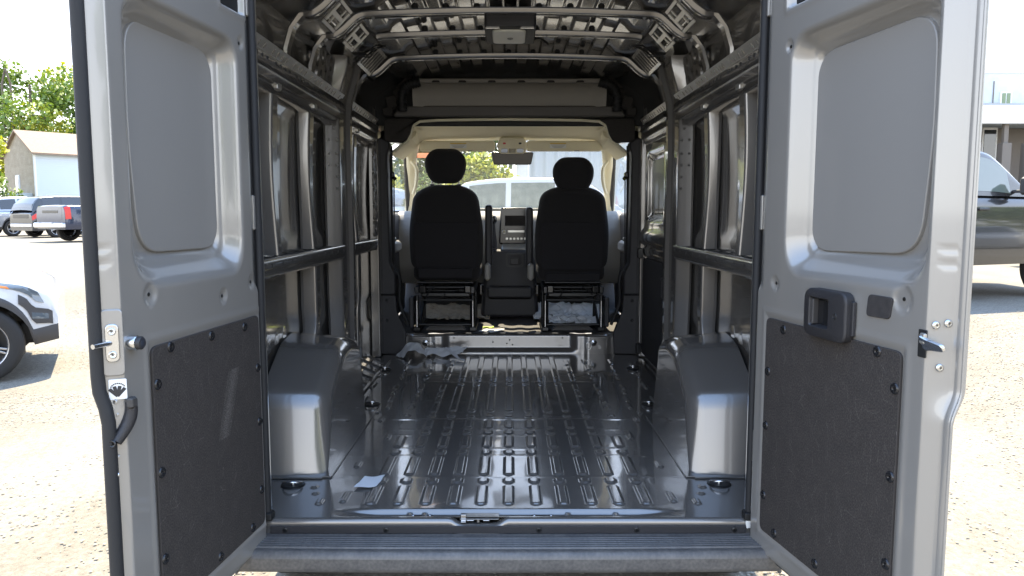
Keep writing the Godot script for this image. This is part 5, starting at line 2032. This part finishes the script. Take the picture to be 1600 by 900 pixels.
func surroundings() -> void:
	# ---- ground
	var mb := MB.new()
	var rows := []
	var ax := []
	for i in 181:
		var t: float = i / 90.0 - 1.0
		ax.append(sign(t) * (abs(t) * 14.0 + pow(abs(t), 5.0) * 260.0))
	for j in 181:
		var row := PackedVector3Array()
		var z: float = ax[j] - 3.0
		for i in 181:
			var x: float = ax[i]
			var d = Vector2(x, z).length()
			row.append(Vector3(x, rise(x, z) - 0.004 + 0.012 * sin(x * 1.7 + z) * sin(z * 1.3 - x * 0.4) * clampf(d / 6.0, 0.3, 1.0), z))
		rows.append(row)
	mb.grid(rows)
	var pn := FastNoiseLite.new()
	pn.seed = 21
	pn.frequency = 0.35
	pn.fractal_octaves = 4
	var pf := FastNoiseLite.new()
	pf.seed = 22
	pf.frequency = 2.2
	for p in mb.v:
		# damp and dusty patches of the fines, drawn out along the wheel tracks
		var q: float = pn.get_noise_2d(p.x * 1.6, p.z * 0.7) * 0.9 + pf.get_noise_2d(p.x, p.z) * 0.35
		var k: float = clampf(0.5 + q, 0.0, 1.0)
		mb.col.append(Color(0.80, 0.76, 0.70).lerp(Color(1.12, 1.12, 1.12), k))
	var g := part("ground", mb, M.gravel, self)
	g.set_meta("kind", "structure")
	# loose stones over the gravel
	var rng := RandomNumberGenerator.new()
	rng.seed = 4
	var st := MB.new()
	st.lathe([Vector2(0.001, -0.5), Vector2(0.7, -0.35), Vector2(1.0, 0.05), Vector2(0.65, 0.45), Vector2(0.001, 0.55)], Transform3D.IDENTITY, 6)
	var pcl := FastNoiseLite.new()
	pcl.seed = 31
	pcl.frequency = 0.9
	var mm := MultiMesh.new()
	mm.transform_format = MultiMesh.TRANSFORM_3D
	mm.use_colors = true
	mm.mesh = st.mesh()
	mm.instance_count = 90000
	for k in 90000:
		var x: float
		var z: float
		if k % 2 == 0:
			x = -rng.randf_range(0.9, 6.5)
			z = rng.randf_range(-9.0, 1.4)
		else:
			x = rng.randf_range(0.9, 7.5)
			z = rng.randf_range(-9.0, 1.4)
		if k % 9 == 0:
			x = rng.randf_range(-1.2, 1.2); z = rng.randf_range(-0.9, 1.2)
		if pcl.get_noise_2d(x, z) < rng.randf_range(-0.35, 0.35): z = minf(z, -3.0) - rng.randf() * 3.0
		var sz: float = 0.003 + 0.006 * pow(rng.randf(), 2.0)
		var b = Basis(Vector3.UP, rng.randf() * TAU).scaled(Vector3(sz * rng.randf_range(0.8, 1.4), sz * rng.randf_range(0.18, 0.34), sz))
		mm.set_instance_transform(k, Transform3D(b, Vector3(x, rise(x, z) + sz * 0.15, z)))
		var c = rng.randf()
		mm.set_instance_color(k, Color(0.16, 0.143, 0.115).lerp(Color(0.31, 0.287, 0.24), c))
	var mi := MultiMeshInstance3D.new()
	mi.name = "gravel_stones"
	mi.multimesh = mm
	mi.material_override = M.stone
	add_child(mi)
	mi.set_meta("kind", "stuff")
	tag(mi, "loose pale gravel stones strewn over the lot", "gravel")

	# ---- white SUV on the left
	var P = suv(M.white_paint, {L = 4.30, W = 1.84, r = 0.35, axles = [0.62, 3.32], gc = 0.30, clad = 0.15, spokes = 5, rim = M.rimtwo,
		top = [[0, 0.70], [0.05, 0.84], [0.22, 0.93], [1.2, 1.02], [1.45, 1.05], [3.8, 1.12], [4.2, 1.10], [4.30, 0.98]],
		roof = [[1.18, 1.02], [1.85, 1.56], [2.2, 1.64], [3.3, 1.62], [3.8, 1.54], [4.14, 1.10]], screen = [1.25, 1.8, 3.85, 4.11], sides = [[1.70, 2.2, 0.0], [2.27, 3.0, 0.0], [3.1, 3.65, 0.0]],
		lamps = [["headlight", 0.10, 0.60, 0.70, 0.86, M.headlamp, 0.05], ["turn_signal", 0.36, 0.58, 0.69, 0.76, M.amber, 0.02], ["fog_lamp", 0.04, 0.30, 0.34, 0.60, M.cladding, 0.0], ["fog_lens", 0.07, 0.20, 0.42, 0.52, M.headlamp, 0.0], ["tail_light", 4.0, 4.17, 0.62, 0.86, M.red]], seams = [1.25, 2.25, 3.1], handles = [2.1, 2.95], mirror_at = 1.55})
	var car = vehicle("parked_car", "white crossover parked left of the van, nose and front wheel showing", "car", P, Transform3D(Basis(Vector3.UP, -PI / 2 + 0.5), Vector3(-6.60, 0.0, -4.34)), "cars parked round the lot")
	mb = MB.new()
	mb.rbox(Vector3(0.62, 0.245, -1.78), Vector3(0.10, 0.10, 0.16), 0.02)
	part("air_dam", mb, M.cladding, car)

	# ---- row of parked vehicles far left
	var y := 0.55
	var hd := deg_to_rad(-30.0)
	vehicle("parked_car", "black SUV in the far left row, tail towards the van", "car", suv(M.black_paint), Transform3D(Basis(Vector3.UP, hd), Vector3(-19.5, y, -31.1)), "cars parked round the lot")
	vehicle("pickup_truck", "dark blue pickup in the far left row with a red tail light", "truck", pickup(M.blue_paint, {W = 2.0, L = 5.6, axles = [1.0, 4.5], top = [[0, 0.92], [0.06, 1.06], [0.3, 1.18], [1.5, 1.28], [1.7, 1.30], [3.9, 1.30], [5.5, 1.30], [5.6, 1.26]], roof = [[1.60, 1.29], [2.35, 1.76], [2.8, 1.82], [3.5, 1.80], [3.7, 1.72], [3.85, 1.31]], screen = [1.68, 2.28, 3.72, 3.83], sides = [[2.12, 2.8, 0.0], [2.9, 3.6, 0.0]], lamps = [["tail_light", 5.42, 5.59, 0.44, 0.96, M.red], ["headlight", 0.02, 0.32, 0.66, 0.88, M.lens]]}), Transform3D(Basis(Vector3.UP, hd), Vector3(-14.95, y, -26.5)), "cars parked round the lot")
	tail_dress()
	vehicle("parked_car", "silver SUV at the far left edge beyond the black SUV", "car", suv(M.silver_paint), Transform3D(Basis(Vector3.UP, hd), Vector3(-22.5, y, -32.8)), "cars parked round the lot")
	vehicle("parked_car", "white SUV roof showing behind the black SUV", "car", suv(M.white_paint), Transform3D(Basis(Vector3.UP, hd), Vector3(-20.6, y + 0.1, -37.6)), "cars parked round the lot")

	# ---- dark pickup on the right
	vehicle("pickup_truck", "glossy dark pickup parked to the right of the van", "truck", pickup(M.black_paint, {axles = [1.25, 4.68], rim = M.rimdark, handle_mat = M.black_paint, glass = M.clear_tint}), Transform3D(Basis(Vector3.UP, deg_to_rad(-68.0)), Vector3(5.66, 0.41, -8.28)), "cars parked round the lot")
	vehicle("parked_car", "white SUV parked behind the glossy dark pickup", "car", suv(M.white_paint, {glass = M.tint}), Transform3D(Basis(Vector3.UP, deg_to_rad(-70.0)), Vector3(12.9, 0.62, -13.3)), "cars parked round the lot")
	vehicle("parked_car", "silver SUV farthest back on the right, before the pillared porch", "car", suv(M.silver_paint), Transform3D(Basis(Vector3.UP, deg_to_rad(-75.0)), Vector3(18.4, 0.75, -19.2)), "cars parked round the lot")

	# ---- seen through the windscreen
	vehicle("parked_car", "white SUV with dusty windows side-on beyond the windscreen", "car", suv(M.white_paint, {glass = M.dusty, lean = 0.22}), Transform3D(Basis(Vector3.UP, -PI / 2 - 0.08), Vector3(1.15, 0.46, -12.5)), "cars parked round the lot")
	vehicle("parked_car", "pale blue car at the left of the windscreen view", "car", suv(M.silver_paint, {}), Transform3D(Basis(Vector3.UP, PI / 2 - 0.4), Vector3(-4.6, 0.45, -15.5)), "cars parked round the lot")

	buildings()
	behind()

func behind() -> void:
	# what the flank of the dark pickup mirrors: the lot off to the right
	vehicle("parked_car", "silver SUV off to the right beyond the dark pickup", "car", suv(M.silver_paint), Transform3D(Basis(Vector3.UP, 1.3), Vector3(17.5, 0.38, -4.6)), "cars parked round the lot")
	vehicle("parked_car", "black SUV off to the right beyond the dark pickup", "car", suv(M.black_paint), Transform3D(Basis(Vector3.UP, 1.3), Vector3(17.0, 0.38, -1.4)), "cars parked round the lot")
	tree("leafy tree behind the photographer to the right", Vector3(10.5, 0.2, 19.0), 8.0, 4.0, 0.38, 6000, M.leaf_mid, M.leaf_dark, 204)
	tree("second leafy tree behind the photographer to the right", Vector3(16.5, 0.2, 18.0), 8.6, 4.2, 0.38, 6000, M.leaf_mid, M.leaf_sun, 205)
	tree("leafy tree off to the right of the dark pickup", Vector3(27.0, 0.3, -5.5), 6.5, 4.2, 0.36, 6000, M.leaf_mid, M.leaf_sun, 202)
	tree("second leafy tree off to the right of the dark pickup", Vector3(28.0, 0.3, 1.5), 6.0, 4.2, 0.36, 6000, M.leaf_mid, M.leaf_dark, 203)

func tail_dress() -> void:
	# chrome bumper, tailgate panel and lettering band on the blue pickup
	var o = get_node("pickup_truck")
	var mb := MB.new()
	mb.rbox(Vector3(0, 0.60, 2.86), Vector3(1.90, 0.20, 0.16), 0.05)
	mb.rbox(Vector3(0, 0.68, 2.90), Vector3(0.7, 0.05, 0.12), 0.02)
	part("rear_bumper", mb, M.rim, o)
	mb = MB.new()
	mb.rbox(Vector3(0, 1.02, 2.795), Vector3(1.44, 0.48, 0.02), 0.008)
	part("tailgate", mb, M.blue_paint, o)
	mb = MB.new()
	mb.rbox(Vector3(0, 1.08, 2.806), Vector3(1.0, 0.10, 0.008), 0.003)
	part("badge_band", mb, M.gloss, o)
	var p = get_node("parked_car_001")
	mb = MB.new()
	mb.rbox(Vector3(0, 0.52, 2.36), Vector3(1.66, 0.16, 0.10), 0.04)
	part("rear_bumper", mb, M.rim, p)
	mb = MB.new()
	mb.rbox(Vector3(0, 0.90, 2.378), Vector3(1.2, 0.16, 0.012), 0.005)
	part("plate_recess", mb, M.gloss, p)

func buildings() -> void:
	var mb: MB
	# ---- gabled house, left
	var A = Vector3(-36.2, 0.3, -54.6)
	var gd = Vector3(-0.75, 0, -0.66).normalized()
	var ld = Vector3(0.66, 0, -0.75).normalized()
	var hb := Transform3D(Basis(ld, Vector3.UP, ld.cross(Vector3.UP)), A)   # x along the side wall, z outwards
	var o := thing("gabled_house", "two-storey gabled house with brown roof and pale blue siding at left", "house", hb)
	var gi = hb.affine_inverse().basis * gd
	var W := 7.6
	var L := 15.0
	mb = MB.new()
	# clapboard side wall, each board slightly proud
	for k in 36:
		var y0 = k * 0.165
		mb.hexa([Vector3(0, y0, 0.02), Vector3(L, y0, 0.02), Vector3(L, y0, -0.1), Vector3(0, y0, -0.1), Vector3(0, y0 + 0.165, 0.0), Vector3(L, y0 + 0.165, 0.0), Vector3(L, y0 + 0.165, -0.1), Vector3(0, y0 + 0.165, -0.1)])
	part("side_wall", mb, M.siding, o)
	mb = MB.new()
	var e := 5.94
	var rd := 7.75
	var q := [Vector3(0, 0, -0.1), gi * W, gi * W + Vector3(0, e, 0), gi * W * 0.5 + Vector3(0, rd, 0), Vector3(0, e, -0.1)]
	mb.quad(q[0], q[1], q[2], q[4])
	mb.tri(q[4], q[2], q[3])
	var back = ld * 0
	part("gable_wall", mb, M.stucco, o)
	mb = MB.new()
	mb.quad(gi * W, gi * W + Vector3(L, 0, 0), gi * W + Vector3(L, e, 0), gi * W + Vector3(0, e, 0))
	mb.quad(Vector3(L, 0, 0), gi * W + Vector3(L, 0, 0), gi * W + Vector3(L, e, 0), Vector3(L, e, 0))
	part("back_wall", mb, M.stucco, o)
	mb = MB.new()
	var r0 = gi * W * 0.5 + Vector3(-0.25, rd, 0)
	var r1 = gi * W * 0.5 + Vector3(L + 0.25, rd, 0)
	var ov = -gi * 0.35 + Vector3(0, -0.18, 0)
	for sgn in [0, 1]:
		var b0 = Vector3(-0.25, e, 0) + ov if sgn == 0 else gi * W + Vector3(-0.25, e, 0) - Vector3(ov.x, -ov.y, ov.z)
		var b1 = b0 + Vector3(L + 0.5, 0, 0)
		var up = Vector3(0, 0.14, 0)
		mb.hexa([b0, b1, r1, r0, b0 + up, b1 + up, r1 + up, r0 + up])
	part("roof", mb, M.shingle, o)
	mb = MB.new()
	mb.tube(PackedVector3Array([Vector3(-0.02, 0, 0.03), Vector3(-0.02, e, 0.03)]), 0.09, 6)
	part("corner_board", mb, M.white, o)
	var gn = gi.cross(Vector3.UP).normalized()
	if gn.x > 0: gn = -gn
	for wv in [[0.55, 3.6, 0.9, 1.5]]:
		mb = MB.new()
		mb.rbox(gi * W * wv[0] + Vector3(0, wv[1], 0) + gn * 0.03, Vector3(wv[2], wv[3], 0.12), 0.02, Basis(gi, Vector3.UP, gi.cross(Vector3.UP)))
		var fr := part("window", mb, M.white, o)
		mb = MB.new()
		mb.rbox(gi * W * wv[0] + Vector3(0, wv[1], 0) + gn * 0.07, Vector3(wv[2] - 0.25, wv[3] - 0.25, 0.10), 0.02, Basis(gi, Vector3.UP, gi.cross(Vector3.UP)))
		part("pane", mb, M.tint, fr)
	mb = MB.new()
	mb.rbox(gi * W * 0.30 + Vector3(0, 2.6, 0) + gn * 0.6, Vector3(2.8, 0.5, 1.2), 0.03, Basis(gi, Vector3.UP, gi.cross(Vector3.UP)))
	mb.rbox(gi * W * 0.16 + Vector3(0, 1.6, 0) + gn * 0.6, Vector3(1.0, 1.8, 1.2), 0.03, Basis(gi, Vector3.UP, gi.cross(Vector3.UP)))
	part("porch", mb, M.siding, o)
	mb = MB.new()
	mb.rbox(gi * W * 0.38 + Vector3(0, 1.2, 0) + gn * 0.03, Vector3(1.0, 2.2, 0.1), 0.02, Basis(gi, Vector3.UP, gi.cross(Vector3.UP)))
	part("door", mb, M.rimdark, o)

	# ---- trees on the left
	tree("broad yellow-green tree at the far left in front of the house", Vector3(-39.3, 0.4, -46.5), 9.6, 5.2, 0.34, 15000, M.leaf_sun, M.leaf_mid, 101)
	tree("tall darker green tree rising behind the gabled house", Vector3(-48.0, 0.4, -73.0), 16.5, 7.6, 0.46, 15000, M.leaf_mid, M.leaf_sun, 102)
	tree("green tree behind the house roof close to the left door", Vector3(-41.0, 0.4, -76.0), 12.2, 6.2, 0.44, 11000, M.leaf_mid, M.leaf_dark, 103)
	bush("dark shrub at the foot of the gabled house", Vector3(-37.6, 0.4, -50.5), Vector3(2.4, 2.8, 1.6), 3500, 0.25, M.leaf_mid, M.leaf_dark, 104)
	# bare mast above the trees
	mb = MB.new()
	mb.tube(P3([[-47.4, 0, -68.0], [-47.3, 13.6, -68.0], [-46.9, 15.0, -68.0]]), 0.09, 6)
	mb.tube(P3([[-46.4, 0, -68.0], [-46.5, 13.6, -68.0], [-46.9, 15.0, -68.0]]), 0.09, 6)
	lone("bare_mast", mb, M.bark, "thin bare forked mast above the trees at far left", "pole")

	# ---- white building on the right
	o = thing("office_building", "white upper block with a pillared porch on the right", "building", Transform3D(Basis.IDENTITY, Vector3(28.0, 0.4, -42.0)))
	mb = MB.new()
	mb.rbox(Vector3(-3.0, 4.65, -3.0), Vector3(11.8, 9.7, 5.0), 0.03)
	part("upper_block", mb, M.white_wall, o)
	mb = MB.new()
	mb.rbox(Vector3(-3.0, 9.53, -3.0), Vector3(11.95, 0.12, 5.15), 0.02)
	part("coping", mb, M.white, o)
	mb = MB.new()
	mb.rbox(Vector3(1.45, 8.0, -0.46), Vector3(0.70, 0.78, 0.10), 0.01)
	var wd := part("window", mb, M.white, o)
	for k in 2:
		mb = MB.new()
		mb.rbox(Vector3(1.30 + k * 0.28, 8.0, -0.42), Vector3(0.22, 0.60, 0.08), 0.01)
		part("pane", mb, M.green_glass, wd)
	mb = MB.new()
	mb.tube(P3([[0.7, 7.6, -0.46], [0.7, 9.0, -0.46]]), 0.03, 6)
	part("conduit", mb, M.taupe, o)
	mb = MB.new()
	mb.hexa([Vector3(-10, 6.70, 2.6), Vector3(14, 6.70, 2.6), Vector3(14, 6.7, -0.4), Vector3(-10, 6.7, -0.4), Vector3(-10, 6.90, 2.6), Vector3(14, 6.90, 2.6), Vector3(14, 7.72, -0.44), Vector3(-10, 7.72, -0.44)])
	part("porch_roof", mb, M.shingle_pale, o)
	mb = MB.new()
	mb.rbox(Vector3(2.0, 6.48, 2.65), Vector3(24.0, 0.68, 0.25), 0.03)
	part("fascia", mb, M.white, o)
	mb = MB.new()
	mb.rbox(Vector3(2.0, 3.1, -0.2), Vector3(24.0, 6.2, 0.3), 0.02)
	part("porch_wall", mb, M.taupe, o)
	for x in [-3.4, -2.0, -0.34, 1.0, 3.4]:
		mb = MB.new()
		mb.rbox(Vector3(x, 5.7, 2.4), Vector3(0.26, 1.6, 0.26), 0.02)
		mb.rbox(Vector3(x, 2.6, 2.4), Vector3(0.52, 5.0, 0.52), 0.02)
		part("column", mb, M.taupe, o)
	for x in [0.35, 3.7]:
		mb = MB.new()
		mb.rbox(Vector3(x, 5.2, -0.02), Vector3(0.9, 2.1, 0.08), 0.02)
		var dr := part("door", mb, M.white, o)
		mb = MB.new()
		mb.rbox(Vector3(x, 5.2, 0.03), Vector3(0.72, 1.8, 0.05), 0.02)
		part("pane", mb, M.tint, dr)
	tree("leafy tree at the far right beyond the white building", Vector3(44.0, 0.4, -58.0), 12.8, 4.6, 0.36, 9000, M.leaf_sun, M.leaf_mid, 105)

	# ---- through the windscreen: grey corrugated shed, hedge trees
	o = thing("corrugated_shed", "pale grey corrugated metal shed beyond the windscreen", "building", Transform3D(Basis.IDENTITY, Vector3(1.2, 0.2, -26.0)))
	mb = MB.new()
	rows_shed(mb)
	part("wall", mb, M.shed, o)
	mb = MB.new()
	mb.rbox(Vector3(7.0, 5.35, -5.0), Vector3(15.2, 0.25, 10.6), 0.03)
	part("roof", mb, M.shed, o)
	mb = MB.new()
	mb.rbox(Vector3(-0.75, 2.6, 0.0), Vector3(0.45, 5.2, 0.4), 0.03)
	part("corner_post", mb, M.white, o)
	bush("bright yellow-green bush at the left of the windscreen view", Vector3(-2.6, 0.2, -17.5), Vector3(2.4, 2.6, 1.2), 20000, 0.16, M.leaf_sun, M.leaf_mid, 106)
	tree("dark green tree behind the bright bush beyond the windscreen", Vector3(-3.9, 0.2, -28.0), 7.6, 4.4, 0.24, 22000, M.leaf_dark, M.leaf_mid, 107)

func rows_shed(mb: MB) -> void:
	var rows := []
	var lo := PackedVector3Array()
	var hi := PackedVector3Array()
	for k in 281:
		var x = k * 0.0535 - 0.5
		var ph = k % 8
		var z: float = [0.0, 0.0, 0.0, 0.04, 0.07, 0.07, 0.04, 0.0][ph]
		lo.append(Vector3(x, 0, z)); hi.append(Vector3(x, 5.25, z))
	mb.grid([lo, hi])

func more_materials() -> void:
	M.white_paint = mat(lin(0.50, 0.50, 0.495), 0.35, 0.0, 1.0)
	M.black_paint = mat(lin(0.012, 0.012, 0.013), 0.25, 0.1, 1.0)
	M.blue_paint = mat(lin(0.012, 0.022, 0.055), 0.28, 0.3, 1.0)
	M.silver_paint = mat(lin(0.45, 0.47, 0.50), 0.3, 0.6, 1.0)
	M.grey_paint = mat(lin(0.30, 0.33, 0.36), 0.3, 0.5, 1.0)
	M.rimtwo = mat(lin(0.35, 0.35, 0.36), 0.25, 0.9)
	M.headlamp = mat(lin(0.11, 0.13, 0.145), 0.08, 0.2, 1.0)
	M.amber = mat(lin(0.70, 0.20, 0.03), 0.25)
	M.sun_yellow = mat(lin(0.65, 0.48, 0.06), 0.6)
	M.clear_tint = mat(lin(0.10, 0.125, 0.11), 0.03, 0.0, 1.0)
	M.dusty = tri_map(mat(Color.WHITE, 0.22, 0.0, 0.6), 1.2)
	M.dusty.albedo_texture = grain(256, 0.10, 0.012, lin(0.03, 0.045, 0.03), lin(0.15, 0.16, 0.12), 0.6, 66)
	M.dark_mirror = mat(lin(0.02, 0.02, 0.022), 0.08)
	M.kraft = tri_map(mat(Color.WHITE, 0.9), 4.0)
	M.kraft.albedo_texture = grain(128, 0.05, 0.02, lin(0.30, 0.24, 0.17), lin(0.42, 0.36, 0.27), 0.5, 61)
	M.bark = tri_map(mat(Color.WHITE, 0.95), 1.0)
	M.bark.albedo_texture = grain(128, 0.08, 0.02, lin(0.07, 0.055, 0.04), lin(0.20, 0.165, 0.13), 0.4, 62)
	for e in [["leaf_sun", 0.30, 0.32, 0.030], ["leaf_mid", 0.105, 0.165, 0.030], ["leaf_dark", 0.040, 0.075, 0.020]]:
		var m = mat(lin(e[1], e[2], e[3]), 0.6)
		m.backlight_enabled = true
		m.backlight = lin(e[1] * 0.8, e[2] * 0.8, e[3] * 0.5)
		M[e[0]] = m
	M.siding = mat(lin(0.52, 0.58, 0.62), 0.7)
	M.stucco = tri_map(mat(Color.WHITE, 0.9), 0.4)
	M.stucco.albedo_texture = grain(256, 0.06, 0.012, lin(0.24, 0.20, 0.14), lin(0.38, 0.33, 0.25), 0.5, 63)
	M.shingle = tri_map(mat(Color.WHITE, 0.9), 0.5)
	M.shingle.albedo_texture = grain(256, 0.16, 0.03, lin(0.17, 0.12, 0.085), lin(0.36, 0.27, 0.20), 0.3, 64)
	M.white_wall = tri_map(mat(Color.WHITE, 0.8), 0.25)
	M.white_wall.albedo_texture = grain(256, 0.03, 0.008, lin(0.46, 0.52, 0.58), lin(0.56, 0.61, 0.66), 0.6, 65)
	M.shingle_pale = mat(lin(0.42, 0.38, 0.32), 0.9)
	M.taupe = mat(lin(0.16, 0.14, 0.12), 0.8)
	M.green_glass = mat(lin(0.14, 0.20, 0.11), 0.1)
	M.shed = mat(lin(0.42, 0.46, 0.48), 0.5, 0.2)
	# gravel: stones of several tones over sandy fines
	M.gravel = tri_map(mat(Color.WHITE, 0.95), 2.6)
	var f := FastNoiseLite.new()
	f.noise_type = FastNoiseLite.TYPE_CELLULAR
	f.cellular_return_type = FastNoiseLite.RETURN_CELL_VALUE
	f.frequency = 0.055
	f.seed = 8
	var im1 = f.get_seamless_image(768, 768)
	f.cellular_return_type = FastNoiseLite.RETURN_DISTANCE
	var im2 = f.get_seamless_image(768, 768)
	var im3 = noise_image(768, 0.008, 17, 4)
	var im = Image.create(768, 768, false, Image.FORMAT_RGB8)
	var hm = Image.create(768, 768, false, Image.FORMAT_RGB8)
	for y in 768:
		for x in 768:
			var a = im1.get_pixel(x, y).r
			var d = im2.get_pixel(x, y).r
			var b = im3.get_pixel(x, y).r
			var c = lin(0.130, 0.119, 0.098).lerp(lin(0.285, 0.267, 0.228), clampf(a * 0.65 + b * 0.6 - 0.1, 0, 1))
			im.set_pixel(x, y, c)
			hm.set_pixel(x, y, Color(1, 1, 1) * clampf(1.0 - d * 1.2 + a * 0.3, 0, 1))
	im.generate_mipmaps()
	M.gravel.albedo_texture = ImageTexture.create_from_image(im)
	M.gravel.vertex_color_use_as_albedo = true
	hm.bump_map_to_normal_map(2.0)
	M.gravel.normal_enabled = true
	M.gravel.normal_texture = ImageTexture.create_from_image(hm)
	M.stone = mat(Color.WHITE, 0.9)
	M.stone.vertex_color_use_as_albedo = true
	# windscreen with a film of dust
	M.screen_glass = mat(Color(0.88, 0.90, 0.84, 0.21), 0.05)
	M.screen_glass.transparency = BaseMaterial3D.TRANSPARENCY_ALPHA
	# hardboard with scuffs and chalky rubs
	for side in 2:
		var base = noise_image(512, 0.22, 71 + side, 3)
		var co = noise_image(512, 0.02, 75 + side, 4)
		var bi = Image.create(512, 512, false, Image.FORMAT_RGB8)
		for y in 512:
			for x in 512:
				var t: float = base.get_pixel(x, y).r * 0.92 + co.get_pixel(x, y).r * 0.14
				var c = lin(0.017, 0.0145, 0.013).lerp(lin(0.062, 0.052, 0.046), clampf((t - 0.5) * 1.6 + 0.45, 0, 1))
				bi.set_pixel(x, y, c)
		var rng := RandomNumberGenerator.new()
		rng.seed = 300 + side
		for k in 260:
			var p = Vector2(rng.randf() * 512, rng.randf() * 512)
			var dr = Vector2.from_angle(rng.randfn(1.2, 0.5))
			var ln = rng.randf_range(6, 42)
			var al = rng.randf_range(0.08, 0.30)
			for q in int(ln):
				p += dr
				dr = dr.rotated(rng.randfn(0, 0.06))
				for w in 2:
					var xx = clampi(int(p.x) + w, 0, 511)
					var yy = clampi(int(p.y), 0, 511)
					bi.set_pixel(xx, yy, bi.get_pixel(xx, yy).lerp(lin(0.35, 0.33, 0.30), al * rng.randf()))
		if side == 0:
			# chalky rub beside the middle of the left board
			for k in 9000:
				var v = rng.randf()
				var u = 0.30 + 0.14 * v * 0.9 + clampf(rng.randfn(0, 0.032), -0.055, 0.055)
				var xx = int(u * 511)
				var yy = int((0.20 + 0.28 * v) * 511)
				bi.set_pixel(xx, yy, bi.get_pixel(xx, yy).lerp(lin(0.40, 0.38, 0.35), rng.randf() * 0.30))
		bi.generate_mipmaps()
		var m = mat(Color.WHITE, 0.8)
		m.albedo_texture = ImageTexture.create_from_image(bi)
		M["board_left" if side == 0 else "board_right"] = m

# ---------------------------------------------------------------- scene
func _ready() -> void:
	# camera
	var cam := Camera3D.new()
	cam.fov = 42.57
	cam.near = 0.05
	cam.far = 900.0
	cam.transform = Transform3D(Basis(Vector3.UP, deg_to_rad(-0.1)) * Basis(Vector3.RIGHT, deg_to_rad(-5.7)), Vector3(0.008, 1.545, 2.353))
	add_child(cam)
	cam.current = true
	# sky, sun and exposure
	var env := Environment.new()
	env.background_mode = Environment.BG_SKY
	var sky := Sky.new()
	var sm := ProceduralSkyMaterial.new()
	sm.sky_top_color = Color(0.53, 0.65, 0.83)
	sm.sky_horizon_color = Color(0.97, 0.97, 0.95)
	sm.sky_curve = 0.25
	sm.ground_bottom_color = Color(0.45, 0.42, 0.38)
	sm.ground_horizon_color = Color(0.70, 0.70, 0.68)
	sm.sun_angle_max = 12.0
	sky.sky_material = sm
	env.sky = sky
	env.tonemap_mode = Environment.TONE_MAPPER_LINEAR
	env.tonemap_exposure = 4.9
	env.sdfgi_enabled = true
	env.ssao_enabled = true
	env.ssil_enabled = true
	var we := WorldEnvironment.new()
	we.environment = env
	add_child(we)
	var sun := DirectionalLight3D.new()
	sun.light_energy = 1.05
	sun.light_color = Color(1.0, 0.94, 0.82)
	sun.light_angular_distance = 0.5
	sun.shadow_enabled = true
	var el := deg_to_rad(61.0)
	var az := deg_to_rad(4.0)
	var dir = Vector3(sin(az) * cos(el), -sin(el), cos(az) * cos(el))
	sun.transform = Transform3D(Basis.looking_at(dir, Vector3.UP), Vector3(0, 20, 0))
	add_child(sun)
	materials()
	more_materials()
	print("materials ", Time.get_ticks_msec())
	# the van
	var van := thing("cargo_van", "grey high-roof cargo van with both rear doors open and its empty cargo bay showing", "van")
	body_shell(van)
	build_floor(van)
	bumper(van)
	for s in [-1.0, 1.0]:
		side_wall(van, s)
		wheelhouse(van, s)
		rear_door(van, s)
	roof(van)
	cab(van)
	for s in [-1.0, 1.0]: seat(van, s)
	print("van ", Time.get_ticks_msec())
	loose_items()
	surroundings()
	print("done ", Time.get_ticks_msec())
